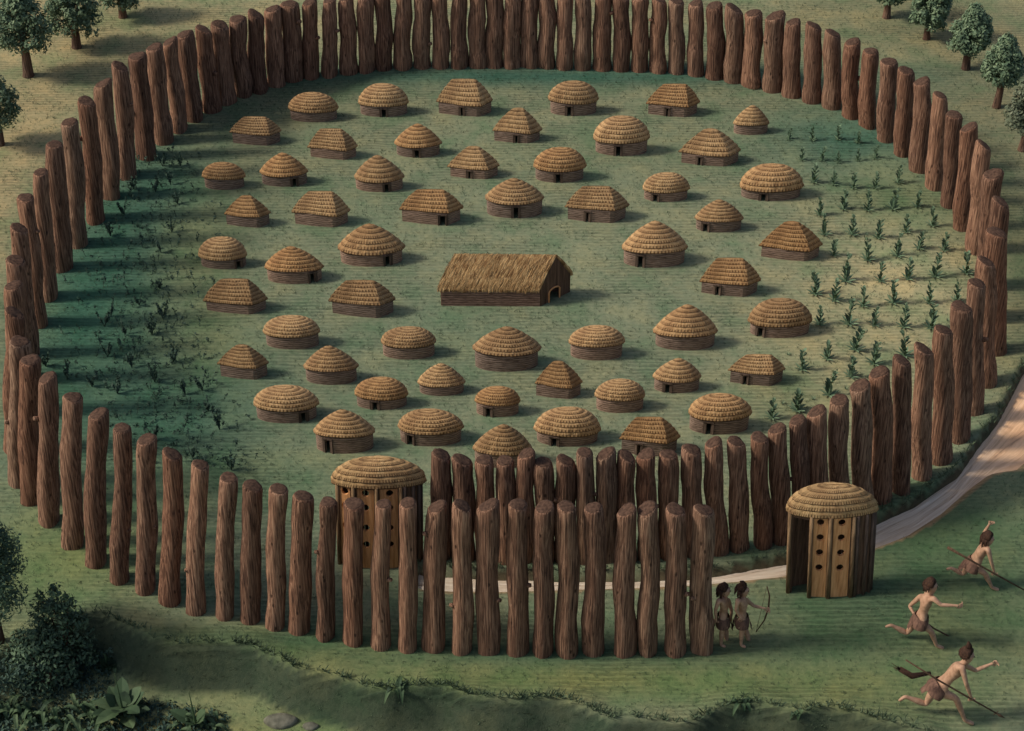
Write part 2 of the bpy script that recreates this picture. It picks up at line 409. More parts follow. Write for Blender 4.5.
# each row: (x top, y top, x base, y base)
upper_left = [(18, 227, 28, 358), (26.5, 197, 37, 328), (40, 171, 47, 301), (55, 143, 61, 272), (70.7, 121, 77, 248), (87, 100, 94, 224), (104, 82, 110, 200),
    (120.7, 65, 126, 179), (137, 55, 146, 160), (153.6, 46, 163, 144), (169.3, 40, 178, 132), (184.3, 33, 194, 122), (202.5, 28, 211, 113), (219, 23.4, 227, 105),
    (236, 18, 243, 98), (254, 12.6, 259, 93), (272.7, 8, 276, 87), (290, 3, 293, 82), (309, 1, 311, 79)]
back = [(329.4, -1, 328.5, 77), (346.5, -3, 349, 75), (365.5, -4, 366, 73.5), (383.5, -6, 384, 71.5), (402.5, -7, 402.5, 70.5), (421.5, -7, 422, 70), (440, -8, 440.5, 69.5), (459, -9, 459.5, 69),
    (477, -8, 477.5, 68.5), (494.5, -9, 494.5, 68.5), (512, -9, 512, 68.5), (529.5, -9, 529.5, 68), (547, -8, 547, 68.5), (565.5, -7, 564.5, 69.5), (584, -7, 583, 70.5), (603, -6, 602.5, 71), (622, -5, 621.5, 72),
    (640.5, -4, 640, 72.8), (659, -2, 658, 73.7), (677, 0, 676.5, 75), (696.5, 2, 696, 77)]
back_right = [(716, 4.6, 715, 80.5), (735, 7, 734, 84), (754, 12, 752.5, 88), (775.5, 14.5, 773.5, 92.5), (793.5, 21, 792.5, 97.5), (814, 24.6, 813, 103.5), (833, 32.4, 833, 109.6), (851.5, 41, 852, 119.5),
    (869.5, 50.5, 869, 129), (888.5, 61, 887, 143), (906, 69.4, 904, 157), (923, 80.6, 920, 173), (940, 94, 935.5, 190), (954.5, 113.4, 951, 208), (969, 126.5, 964, 232), (983, 143.4, 976.5, 255)]
right_bend = [(994, 173, 985, 290), (1000, 200, 992, 322), (996, 231.5, 997, 355), (986, 260, 988, 387)]
right_front = [(975.5, 282.5, 976, 416.5), (961, 305.5, 961, 444.5), (944, 329, 943, 465.5), (923, 348, 924, 482), (902, 359, 903, 496), (880.5, 371.6, 883, 506), (860, 385, 865, 517), (838, 399, 842, 526), (816.6, 410, 822, 534),
    (797.5, 419, 803, 540), (777.5, 427.5, 783, 545), (758, 436, 764, 549.5), (736, 440, 740, 552.5), (712, 441.4, 720, 556)]
inner_end = [(691.5, 448.4, 695, 559), (667.5, 453, 671, 561), (646, 453, 648, 563), (626, 455, 627, 564), (606, 452.5, 607, 565), (585, 451.4, 586, 566), (565, 458.6, 566, 566.5), (544, 461, 545, 566.5), (526, 453, 526, 566),
    (505.4, 460, 506, 566), (485, 458.6, 485, 565), (463, 458.6, 464, 564), (442, 453.6, 440, 563)]
outer_left = [(17, 259, 21, 385), (15, 284, 14, 418), (14, 312, 12, 455), (18.5, 341, 17, 488), (28.5, 359, 29, 506), (47, 376, 47, 527), (72, 396, 71, 549), (97, 413, 94, 568), (123, 427, 118, 584), (147, 438, 144, 595),
    (173, 453, 169, 606), (199, 464, 195, 616), (227, 477, 223.5, 622), (252, 485, 249, 626), (277.6, 487.7, 274, 631), (303, 495, 298, 635.5)]
before_hut = [(327, 501, 324, 641), (353.3, 502.5, 352.5, 646), (382, 502.5, 380, 649), (408.4, 502, 407, 652)]
outer_end = [(437, 505.6, 433, 652), (463, 505, 461, 655), (488, 503.5, 489, 655.5), (518, 504, 518, 656), (543.7, 505.6, 543, 656.5), (567.5, 505, 567, 657), (594.4, 507.4, 594, 657), (625.5, 509.6, 625, 657), (649, 508, 648.5, 656.5),
    (676, 508, 676, 656), (703, 508.6, 703, 655)]
def row(pts, w0, w1, fmt):
    for i, p in enumerate(pts):
        w = w0+(w1-w0)*i/max(1, len(pts)-1)
        log_post(*p, w*random.uniform(.95, 1.06), fmt(i), G)
def lab(ordn, txt): return f'{ordn} {txt}'
row(upper_left, 17.2, 15.6, lambda i: f'{ORD[i]} log upward along the left side, from the lowest inner log of the left bend' if i < 10 else f'{ORD[len(upper_left)-1-i]} log leftward from the topless back row, at the upper left')
row(back, 15.2, 15.4, lambda i: f'{ORD[i]} log from the left among back logs reaching the upper picture edge' if i < 11 else f'{ORD[len(back)-1-i]} log from the right among back logs reaching the upper picture edge')
row(back_right, 16.2, 16.2, lambda i: f'{ORD[i]} log with a whole top right of the tall back row' if i < 9 else f'{ORD[15-i]} log above the crowded right bend on the upper right side')
row(right_bend, 18, 18, lambda i: f'{ORD[i]} log down from the top within the crowded bend at the far right')
row(right_front, 18.6, 17.5, lambda i: (f'{ORD[i]} log below the right bend beside the sandy crop field' if i < 6 else f'{ORD[i-6]} log leftward along the lower right wall, ending beside the outer guard house'))
row(inner_end, 18, 18, lambda i: f'{ORD[12-i]} log from the left end of the inner row behind the front row' if i > 5 else f'{ORD[i]} inner log leftward from where the front row starts to cover it')
row(outer_left, 18.5, 17.5, lambda i: (f'{ORD[i]} log down the outside of the far left bend' if i < 6 else f'{ORD[15-i]} log left of the logs that cover the inner guard house'))
row(before_hut, 16.5, 17.5, lambda i: f'{ORD[i]} from the left of the four logs in front of the inner guard house')
row(outer_end, 19.3, 19.3, lambda i: f'{ORD[10-i]} log from the open right end of the overlapping front row')

# ------------------------------------------------------------------ huts
def plan(a, rx, ry, poly, blend):
    """point of the rounded many-sided plan at angle a"""
    ex, ey_ = rx*math.cos(a), ry*math.sin(a)
    if not poly or blend == 0: return ex, ey_
    n = len(poly); a_ = a % (2*math.pi)
    pp = sorted([R(p) % (2*math.pi) for p in poly])
    for i in range(n):
        p0, p1 = pp[i], pp[(i+1) % n]
        if i == n-1: p1 += 2*math.pi
        aa = a_ if a_ >= pp[0] else a_+2*math.pi
        if p0 <= aa <= p1:
            A = Vector((math.cos(p0), math.sin(p0))); B = Vector((math.cos(p1), math.sin(p1)))
            D = Vector((math.cos(a), math.sin(a))); E = B-A
            den = D.x*E.y-D.y*E.x; s_ = (A.x*E.y-A.y*E.x)/den
            r = 1*(1-blend)+s_*blend
            return ex*r, ey_*r
    return ex, ey_
HIP = [-60, 6, 64, 118, 188]
def make_roof(rx, ry, z0, h, kind, ridge, courses, seg, poly, lip, bul=None, wallr=.92):
    mb = MB(); vs = []; uv = []; fs = []
    blend = {'dome': 0, 'cone': 0.12, 'hip': .92, 'peak': .88}[kind]
    bul = bul or {'dome': .88, 'cone': .36, 'hip': .30, 'peak': .24}[kind]
    jit = [random.uniform(-1, 1) for _ in range(seg)]
    rows = []
    for i in range(courses):
        t0, t1 = i/courses, (i+1)/courses
        tt1 = min(t1, .985)
        rows += [(t0, lip*.25, i+.0, -lip*.9), (t0+.006, lip, i+.04, -lip*.35), (t0+(tt1-t0)*.5, lip*.8, i+.5, 0), (tt1, lip*.15, i+.985, 0)]
    w1, w2, w3 = [random.uniform(0, 6.28) for _ in range(3)]; ox, oy = random.uniform(-.07, .07)*rx, random.uniform(-.05, .05)*ry
    for (t_, off, vv, dz) in rows:
        lr, lz = 1-t_, t_
        cr, cz = math.cos(t_*math.pi/2), math.sin(t_*math.pi/2)
        fr = lr*(1-bul)+cr*bul; fz = lz*(1-bul)+cz*bul
        for k in range(seg+1):
            a = 2*math.pi*k/seg
            x, y = plan(a, rx, ry, poly if kind in ('hip', 'peak') else None, blend)
            rx_ = ridge*rx*max(-1, min(1, 2.1*math.cos(a)))
            j = 1+.016*jit[k % seg]+(random.uniform(-.014, .014) if k < seg else 0)+.016*math.sin(2*a+w1)+.012*math.sin(3*a+w2+t_*3)
            px_, py_ = (rx_*(1-fr)+x*fr)+ox*t_*t_, y*fr+oy*t_*t_
            L_ = math.hypot(px_, py_)+1e-6
            z = z0+h*fz+dz+off*.6+h*.025*math.sin(2*a+w3)*(1-t_)
            vs.append((px_*j+off*px_/L_, py_*j+off*py_/L_, z+random.uniform(-.15, .15)*lip)); uv.append((k/seg*(58 if seg < 50 else 96), vv))
    m = len(rows); s1 = seg+1
    for i in range(m): vs[i*s1+seg] = vs[i*s1]
    for i in range(m-1):
        for k in range(seg): fs.append((i*s1+k, i*s1+k+1, (i+1)*s1+k+1, (i+1)*s1+k))
    mb.add(vs, fs, uv)
    # soffit inwards to the wall, and the small cap
    o = len(mb.v); ringw = []
    for k in range(seg): 
        x, y, z = vs[k]; ringw.append((x*wallr*.97, y*wallr*.97, z0+lip*.3))
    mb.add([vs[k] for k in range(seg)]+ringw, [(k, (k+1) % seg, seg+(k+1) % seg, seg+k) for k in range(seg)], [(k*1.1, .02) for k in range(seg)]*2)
    lastr = [(m-1)*s1+k for k in range(seg)]
    top = [vs[i] for i in lastr]; cx = sum(p[0] for p in top)/seg; zc = max(p[2] for p in top)
    cap = top+[(p[0]*.5+cx*.5, p[1]*.4, zc+lip*.5) for p in top]
    mb.add(cap, [(k, (k+1) % seg, seg+(k+1) % seg, seg+k) for k in range(seg)]+[tuple(seg+k for k in range(seg))], [(k*.4, courses-.6) for k in range(seg)]*2)
    return mb
def make_wall(rx, ry, h, kind, seg, poly, door=None, thick=.035):
    blend = {'dome': 0, 'cone': 0.12, 'hip': .80, 'peak': .76}[kind]; pl = poly if kind in ('hip', 'peak') else None
    A = [2*math.pi*k/seg for k in range(seg)]
    if door:
        da, dw, dh = door; da %= 2*math.pi
        def adist(a): return abs((a-da+math.pi) % (2*math.pi)-math.pi)
        A = [a for a in A if adist(a) > dw*1.15]+[(da-dw) % (2*math.pi), (da+dw) % (2*math.pi)]
        A.sort()
    n = len(A); mb = MB()
    zr = [-.06, (door[2] if door else h*.6), h+.03]
    vs = []
    for q, sgn in ((1, 1), (1, 0)):
        for zi, z in enumerate(zr):
            for a in A:
                x, y = plan(a, rx, ry, pl, blend); L_ = math.hypot(x, y)
                o = 0 if sgn else -thick
                b = 1+(.015 if zi == 1 else 0)
                vs.append((x*b+o*x/L_, y*b+o*y/L_, z))
    fs = []
    def isdoor(k):
        if not door: return False
        a0, a1 = A[k], A[(k+1) % n]
        if a1 < a0: a1 += 2*math.pi
        return adist((a0+a1)/2) < dw*.5
    for s_ in (0, 1):
        o = s_*3*n
        for zi in (0, 1):
            for k in range(n):
                if zi == 0 and isdoor(k): continue
                fs.append((o+zi*n+k, o+zi*n+(k+1) % n, o+(zi+1)*n+(k+1) % n, o+(zi+1)*n+k))
    mb.add(vs, fs)
    return mb, blend, pl
def hut(xl, xr, yt, ye, yb, kind, label, door=None, ridge=None, asp=.385, poly=None, name='thatched_hut', courses=None, group='thatched huts in the village', cat='hut'):
    xc = (xl+xr)/2; b = gp(xc, yb); mpp = m_per_px(xc, yb)
    rxe = (xr-xl)/2*mpp; rye = rxe*asp; rxw, ryw = rxe*.93, rye*.93
    cy = b.y+ryw; zt = terr(b.x, cy)
    hw = max(.06, vp(xc, ye, cy-rye).z)
    top = vp(xc, yt, cy+(.10*rye if kind == 'dome' else 0)).z
    hr = max(.12, top-hw)*(1.0 if kind != 'dome' else .97)
    ridge = ridge if ridge is not None else {'dome': .12, 'cone': 0.02, 'hip': .36, 'peak': .14}[kind]
    e = empty(name, (b.x, cy, zt)); tag(e, label, cat, group)
    poly = poly or HIP
    seg = 44; courses = courses or random.choice((6, 7, 7))
    dr = None
    if door:
        ca_ = max(-.9, min(.9, (door-xc)*mpp/rxw)); a = -math.acos(ca_)
        dwm = .038+.03*rxe
        rloc = math.hypot(rxw*math.sin(a), ryw*math.cos(a)); dr = (a, dwm/rloc, hw*.80)
    mbw, bl, pl = make_wall(rxw, ryw, hw, kind, 40, poly, dr)
    mbw.build('wall', M_plank, e)
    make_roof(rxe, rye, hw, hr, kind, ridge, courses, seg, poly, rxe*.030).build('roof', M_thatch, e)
    if dr:
        f = MB(); pts = []
        for s_ in (-1, 1):
            x, y = plan(dr[0]+s_*dr[1]*1.12, rxw, ryw, pl, bl); pts.append(Vector((x*1.012, y*1.012, 0)))
            f.box((x*1.005, y*1.005, hw*.40), (.011, .022, hw*.44), dr[0])
        mid = (pts[0]+pts[1])/2; dd = pts[1]-pts[0]; an = math.atan2(dd.y, dd.x)
        f.box((mid.x, mid.y, hw*.82), (dd.length/2+.02, .02, .012), an)
        f.build('door_frame', M_frame, e)
    return e
HUTS = [
 (288.5, 338, 92, 113, 122.5, 'dome', 'small round hut nearest the back palisade at the upper left corner of the village', None),
 (358.5, 408.5, 83, 107, 117, 'dome', 'round domed hut second from the left in the rearmost row under the back palisade', 384),
 (436, 494, 79, 107, 117.5, 'hip', 'broad hipped hut in the rearmost row, third from the left against the back palisade', 460),
 (492, 542, 108, 135, 144.5, 'peak', 'ridged hut standing alone in front of the gap between the two middle rearmost huts', 516),
 (549, 598, 80, 104, 116, 'dome', 'round hut with small door, fourth from the left in the rearmost row', 569),
 (646, 700, 84, 108, 118, 'hip', 'low hipped hut at the right of the rearmost row, by the back palisade', 664),
 (733, 769, 105, 126, 135, 'cone', 'smallest pointed hut, at the upper right end by the back palisade', None),
 (230, 282, 117, 137, 147, 'hip', 'hipped hut second from the back on the far left edge of the village', None),
 (308, 358, 129, 152, 161, 'hip', 'low hipped hut just below the round hut at the upper left corner', None),
 (395, 441, 123, 147, 157, 'cone', 'little pointed round hut below the second and third rearmost huts', 417),
 (448, 500, 146, 171, 180, 'peak', 'creased hut with door at its left, halfway between long house and back palisade', 467),
 (534, 585, 147, 172, 183, 'dome', 'round hut with small central door, upper middle of the village', 558),
 (594, 649, 115, 143.5, 156, 'dome', 'tall round hut with central door, below the fourth hut of the rearmost row', 618),
 (679, 742, 128, 157, 167, 'peak', 'wide peaked hut with door at its left, below the smallest pointed hut', 694),
 (203, 245, 162, 180, 190, 'dome', 'small low hut at the far left edge beside the dark herb bed, upper one', None),
 (224, 271, 195, 218, 228, 'peak', 'pointed hut on the left edge below the small low hut', None),
 (260, 308, 153, 177, 187, 'cone', 'pointed round hut second from the left in the third row', 295),
 (354, 404, 155, 182, 192, 'cone', 'high rounded hut with door at its right, between two hipped huts on the left', 387),
 (292, 350, 191, 217, 228, 'hip', 'hipped hut with short flat ridge, right of the pointed left edge hut', None),
 (399, 463, 190, 215, 227, 'hip', 'long dark-walled hipped hut up and left of the long house', 444),
 (485, 544, 178, 204, 218, 'cone', 'pointed hut with skirted roof straight above the long house', 516),
 (565, 629, 186, 212, 224, 'hip', 'broad hipped hut with dark walls up and right of the long house', 582),
 (643, 689, 172, 193, 202, 'dome', 'small round hut with door at its left, right of the broad hipped hut', 655),
 (695, 743, 200, 223, 233, 'cone', 'small pointed hut with door at its left, upper right part of the village', 705),
 (740, 803, 163, 192, 201, 'dome', 'large round hut on the right edge below the wide peaked hut', 763),
 (199, 247, 236, 260, 269, 'dome', 'rounded hut on the far left edge above a wide hipped hut', 239),
 (203, 268, 279, 307, 316, 'hip', 'wide hipped hut on the far left edge with a long low wall', None),
 (338, 404, 224, 255, 267, 'cone', 'large pointed hut left of the long house with door at its right', 388),
 (265, 323, 246, 272, 284, 'cone', 'wide pointed hut with doorway at its right end, left of the large pointed hut', 313),
 (329, 396, 280, 307, 319, 'hip', 'wide hipped hut without door directly left and below the long house', None),
 (218, 269, 345, 370, 381, 'peak', 'pointed hut with creased roof at the lower left edge by the herb bed', None),
 (264, 320, 316, 338, 350, 'dome', 'low round hut right above the pointed hut of the lower left edge', None),
 (304, 358, 346, 372, 385, 'cone', 'pointed hut between the low round hut and the domed hut of the lower left', None),
 (381, 436, 326, 347, 359, 'dome', 'low round hut below the left end of the long house', None),
 (473, 540, 327, 356, 372, 'cone', 'largest pointed hut straight below the long house', None),
 (569, 624, 326, 348, 361, 'dome', 'round hut below right of the long house beside the largest pointed hut', None),
 (654, 717, 304, 337, 350, 'cone', 'large high rounded hut in the middle right of the village', None),
 (699, 761, 258, 287, 298, 'hip', 'square hipped hut with door at its left, right of the long house', 711),
 (622, 687, 221, 254, 268, 'cone', 'large high rounded hut with door at its left, right above the long house end', 640),
 (759, 823, 221, 252, 262, 'peak', 'wide creased hut on the right edge next to the crop field, upper', None),
 (749, 812, 298, 327, 338, 'dome', 'large domed hut on the right edge next to the sandy crop field', 760),
 (728, 786, 354, 376, 387, 'hip', 'low hipped hut at the lower right edge by the crops, door at its left', 739),
 (418, 465, 363, 387, 396, 'cone', 'small pointed hut left below the largest pointed hut', None),
 (355, 408, 377, 400, 410, 'dome', 'small domed hut with door, between two pointed huts at the lower left', 375),
 (534, 583, 361, 389, 400, 'peak', 'narrow steep creased hut in the lower middle of the village', None),
 (475, 520, 386, 406, 417, 'dome', 'smallest domed hut of the lower middle with door at its left', 488),
 (595, 645, 379, 401, 413, 'dome', 'small domed hut without door, right of the narrow steep hut', None),
 (653, 701, 358, 382, 393, 'cone', 'small pointed hut with little door, lower right of the village', 667),
 (688, 751, 394, 421, 435, 'dome', 'large domed hut nearest the lower right palisade logs', 708),
 (254, 318, 385, 411, 423, 'dome', 'wide round hut at the lower left with open doorway at its right', 304),
 (314, 375, 410, 438, 454, 'cone', 'tall pointed hut just above the inner guard house', 328),
 (398, 463, 410, 435, 447, 'dome', 'wide domed hut right of the tall pointed hut above the guard house', 410),
 (473, 532, 424, 455, 468, 'cone', 'rounded pointed hut whose wall is hidden by the inner row of logs', None),
 (535, 600, 406, 436, 446, 'dome', 'wide domed hut just above the middle of the inner log row', 554),
 (619, 680, 417, 445, 458, 'hip', 'hipped hut with straight ridge rising right behind the inner row of logs', 633),
]
HUTS_XY = []
for q in HUTS:
    e = hut(*q[:6], q[6], door=q[7]); HUTS_XY.append((e.location.x, e.location.y, (q[1]-q[0])/2*m_per_px((q[0]+q[1])/2, q[4])))

# ------------------------------------------------------------------ long house
def long_house():
    b0 = gp(441.5, 305); b1 = gp(540, 306); mpp = m_per_px(490, 305)
    Lx = b1-b0; D = Vector((30*mpp, 25*mpp, 0)); Ln = Lx.length; lx = Lx/Ln
    e = empty('long_house', b0); tag(e, 'long gabled house with shaggy straw roof and arched end door in the village centre', 'long house')
    hw = vp(490, 290, b0.y-.05).z+.035
    hr = vp(500, 254.5, b0.y+D.y/2).z
    nrm = Vector((-lx.y, lx.x, 0))
    # walls: three plain ones and the door gable
    mb = MB(); th = .03
    def wallq(p, q, z1):
        d_ = (q-p).normalized(); n_ = Vector((d_.y, -d_.x, 0))*th/2; c = (p+q)/2
        mb.box((c.x, c.y, z1/2-.03), ((q-p).length/2, th/2, z1/2+.03), math.atan2(d_.y, d_.x))
    o0 = Vector((0, 0, 0)); wallq(o0, lx*Ln, hw); wallq(D, D+lx*Ln, hw)
    mb.build('long_wall', M_plank_long, e)
    def gable(base, door):
        g = MB(); vsn = []
        N = 24; dl = D.length; dn = D/dl; n_ = Vector((dn.y, -dn.x, 0))*th/2
        for k in range(N):
            s0, s1 = k/N, (k+1)/N; m_ = (s0+s1)/2
            zt0 = hw+(hr-hw)*(1-abs(2*s0-1))-.02; zt1 = hw+(hr-hw)*(1-abs(2*s1-1))-.02
            zb = -.06
            if door and .28 < m_ < .62:
                zb = .245*(1-((m_-.45)/.17)**2*.22)
            P0 = base+dn*dl*s0; P1 = base+dn*dl*s1
            vs = []
            for s_ in (1, -1):
                vs += [P0+n_*s_+Vector((0, 0, zb)), P1+n_*s_+Vector((0, 0, zb)), P1+n_*s_+Vector((0, 0, zt1)), P0+n_*s_+Vector((0, 0, zt0))]
            g.add(vs, [(0, 1, 2, 3), (4, 7, 6, 5), (0, 4, 5, 1), (2, 6, 7, 3), (0, 3, 7, 4), (1, 5, 6, 2)])
        return g
    gable(o0, False).build('gable_wall', M_sidewall, e)
    gable(lx*Ln, True).build('gable_wall', M_sidewall, e)
    f = MB(); dl = D.length; dn = D/dl; n_ = Vector((dn.y, -dn.x, 0))
    pts = []
    for s_, z in ((.27, -.03), (.27, .2), (.31, .235), (.38, .255), (.45, .262), (.52, .255), (.59, .235), (.63, .2), (.63, -.03)):
        pts.append(lx*Ln+dn*dl*s_+n_*.024+Vector((0, 0, z)))
    f.tube(pts, .014, 6); f.build('door_frame', M_panel, e)
    # roof: shaggy straw, two slopes of many ragged strands over a solid bed
    ov = .022; ridge_n = 150; vs = []; uv = []; fs = []
    mb = MB()
    A0 = o0-lx*ov; 
    for side in (0, 1):
        vs, uv, fs = [], [], []
        rows = 12; N = ridge_n
        base = A0 if side == 0 else A0+D
        out = (-D.normalized() if side == 0 else D.normalized())
        jr = [random.uniform(-1, 1) for _ in range(N+1)]; jl = [random.uniform(-.9, 1) for _ in range(N+1)]
        for j in range(rows+1):
            q = j/rows
            for k in range(N+1):
                along = (Ln+2*ov)*k/N
                eave = base+lx*along+out*(.05+.012*jl[k]); rid = A0+D*.5+lx*along
                p = eave*(1-q)+rid*q
                z = (hw-.025-.03*(jl[k]+1)*.5)*(1-q)+(hr+.015)*q + .035*math.sin(q*math.pi)+.010*jr[k]*(1-q*.4)+random.uniform(-.004, .004)
                vs.append((p.x, p.y, z)); uv.append((along*9, q*8))
        for j in range(rows):
            for k in range(N):
                a = j*(N+1)+k; fs.append((a, a+1, a+N+2, a+N+1))
        o_ = len(vs)   # under face
        vs += [(v_[0], v_[1], v_[2]-.04) for v_ in vs[:]]; uv += uv[:]
        for j in range(rows):
            for k in range(N):
                a = o_+j*(N+1)+k; fs.append((a, a+N+1, a+N+2, a+1))
        for k in range(N): fs.append((k, o_+k, o_+k+1, k+1))
        for j in range(rows):
            a = j*(N+1); fs.append((a, a+N+1, o_+a+N+1, o_+a)); a += N; fs.append((a, o_+a, o_+a+N+1, a+N+1))
        mb.add(vs, fs, uv)
    # hanging strands
    for k in range(900):
        side = 0 if k % 3 else 1; al = random.uniform(0, Ln+2*ov); q = random.choice((random.uniform(0, .1), random.uniform(0, .95)))
        base = A0 if side == 0 else A0+D; out = (-D.normalized() if side == 0 else D.normalized())
        def pt(q_, dz): 
            e_ = base+lx*al+out*.055; r_ = A0+D*.5+lx*al; p = e_*(1-q_)+r_*q_
            return Vector((p.x, p.y, (hw-.035)*(1-q_)+(hr+.02)*q_+.035*math.sin(max(0, q_)*math.pi)+dz))
        p1 = pt(min(1, q+.22), .006); p0 = pt(q-.03, .016); w_ = lx*.006; sh = lx*random.uniform(-.025, .01)
        u0 = random.uniform(0, 30)
        mb.add([p0-w_*.3+sh, p0+w_*.3+sh, p1+w_, p1-w_], [(0, 1, 2, 3)], [(u0, 0), (u0+.1, 0), (u0+.1, 2), (u0, 2)])
    rf = mb.build('roof', M_straw, e)
long_house()
lh = gp(505, 295); HUTS_XY += [(lh.x-.4, lh.y, .5), (lh.x+.3, lh.y, .5)]

# ------------------------------------------------------------------ guard houses
def guard_house(xl, xr, yt, ye, yb, wl, wr, holes_x, holes_y, poles_x, door, label):
    xc = (xl+xr)/2; b = gp(xc, yb); mpp = m_per_px(xc, yb)*.965; asp = .28
    rx = (xr-xl)/2*mpp; ry = rx*asp; rxw = (wr-wl)/2*mpp; ryw = rxw*asp
    cy = b.y+ryw
    hw = vp(xc, ye, cy-ry).z; top = vp(xc, yt, cy+.12*ry).z; hr = top-hw
    xm = vp(xc, (ye+yb)/2-6, cy-ryw).x
    e = empty('guard_house', (xm, cy, 0)); tag(e, label, 'guard house', 'domed guard houses at the palisade entrance')
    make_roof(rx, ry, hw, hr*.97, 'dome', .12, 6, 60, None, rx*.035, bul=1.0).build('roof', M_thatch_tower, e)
    def ang(px): 
        c = max(-.97, min(.97, (px-xc)*mpp/rxw)); return -math.acos(c)
    def pt(a, z, o=0):
        x, y = rxw*math.cos(a), ryw*math.sin(a); nx, ny = math.cos(a)/rxw, math.sin(a)/ryw; L_ = math.hypot(nx, ny)
        return Vector((x+o*nx/L_, y+o*ny/L_, z))
    # front boards with real round holes, one board per column
    p = sorted(poles_x)
    zh = [vp(xc, y, cy-ryw).z for y in holes_y]
    for (x0, x1, hx) in holes_x:
        a0, a1, ah = ang(x0), ang(x1), ang(hx)
        zedges = [-.05]+[(zh[i]+zh[i+1])/2 for i in range(len(zh)-2, -1, -1)]+[hw+.03]
        zc = list(reversed(zh)); mb = MB(); th = .035
        arc = 0.5*(math.hypot(rxw*math.sin(ah), ryw*math.cos(ah)))
        for i in range(4):
            z0_, z1_ = zedges[i], zedges[i+1]; cz = zc[i]; n = 16; r = 3.8*mpp
            outer = []; inner = []
            ra = r/(math.hypot(rxw*math.sin(ah), ryw*math.cos(ah)))
            for k in range(n):
                th_ = 2*math.pi*k/n; c, s_ = math.cos(th_), math.sin(th_)
                m_ = max(abs(c), abs(s_)); uu, vv_ = c/m_, s_/m_
                if abs(abs(uu)-abs(vv_)) < .25: uu, vv_ = math.copysign(1, uu), math.copysign(1, vv_)
                oa = ah+(a1-ah)*uu if uu > 0 else ah+(ah-a0)*uu
                oz = cz+(z1_-cz)*vv_ if vv_ > 0 else cz+(cz-z0_)*vv_
                outer.append((oa, oz)); inner.append((ah+ra*c, cz+r*1.25*s_))
            vs = [pt(a, z) for a, z in outer]+[pt(a, z) for a, z in inner]+[pt(a, z, -th) for a, z in inner]+[pt(a, z, -th) for a, z in outer]
            fs = []
            for k in range(n):
                k2 = (k+1) % n
                fs += [(k, k2, n+k2, n+k), (n+k, n+k2, 2*n+k2, 2*n+k), (2*n+k, 2*n+k2, 3*n+k2, 3*n+k)]
            mb.add(vs, fs)
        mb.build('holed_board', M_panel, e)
    # plain planks round the sides and back
    used = [(ang(x0), ang(x1)) for x0, x1, _ in holes_x]
    if door: used.append((ang(door[0]), ang(door[1])))
    amin, amax = min(u[0] for u in used), max(u[1] for u in used)
    mb = MB(); N = 46; th = .035
    def plank(a0, a1, z0_=-.05, z1_=None):
        z1_ = hw+.03 if z1_ is None else z1_; g_ = (a1-a0)*.03
        vs = []
        for o in (0.0, -th): vs += [pt(a0+g_, z0_, o), pt(a1-g_, z0_, o), pt(a1-g_, z1_, o), pt(a0+g_, z1_, o)]
        mb.add(vs, [(0, 1, 2, 3), (4, 7, 6, 5), (0, 4, 5, 1), (2, 6, 7, 3), (0, 3, 7, 4), (1, 5, 6, 2)])
    tot = 2*math.pi-(amax-amin)
    for k in range(N): plank(amax+tot*k/N, amax+tot*(k+1)/N)
    us = sorted(used)
    for (a_, b_), (c_, d_) in zip(us[:-1], us[1:]):
        if c_-b_ > .01: plank(b_, c_)
    if door: plank(ang(door[0]), ang(door[1]), vp(xc, door[2], cy-ryw).z)
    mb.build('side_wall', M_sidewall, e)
    # rounded upright poles between the boards
    for px in poles_x:
        a = ang(px); m2 = MB()
        m2.tube([pt(a, -.05, .015), pt(a, hw*.5, .018), pt(a, hw+.01, .012)], [.030, .028, .028], 9, jit=.05)
        m2.build('pole', M_pole, e, smooth=True)
    for k in range(7):
        a = amax+.10+(k+.3)*.30; m2 = MB()
        m2.tube([pt(a, -.05, .012), pt(a, hw*.5, .014), pt(a, hw+.01, .01)], [.026, .024, .024], 8, jit=.05)
        m2.build('pole', M_frame, e, smooth=True)
    lean = (vp(xc, ye, cy).x-vp(xc, yb, cy).x)/hw*.65      # added shear, makes the walls look more upright from the camera
    for ch in e.children:
        for q_ in ch.data.vertices: q_.co.x += lean*(q_.co.z-hw*.5)
    HUTS_XY.append((b.x, cy, rx))
guard_house(332, 424, 457, 489, 568, 336, 421, [(339, 350, 344.5), (357, 374, 365.5), (380, 398, 390)], (494, 508.5, 528.5, 545), (337.5, 353.5, 377, 401), None,
    'inner guard house with dotted plank walls, half hidden behind the front row of logs')
guard_house(786, 878, 483.5, 518, 597, 789, 876, [(813, 827.5, 820), (833, 850.5, 841.5)], (523, 538, 553, 568), (790.5, 811, 830, 853.5), (793, 809, 521.5),
    'outer guard house with open doorway and dotted plank walls beside the stream')

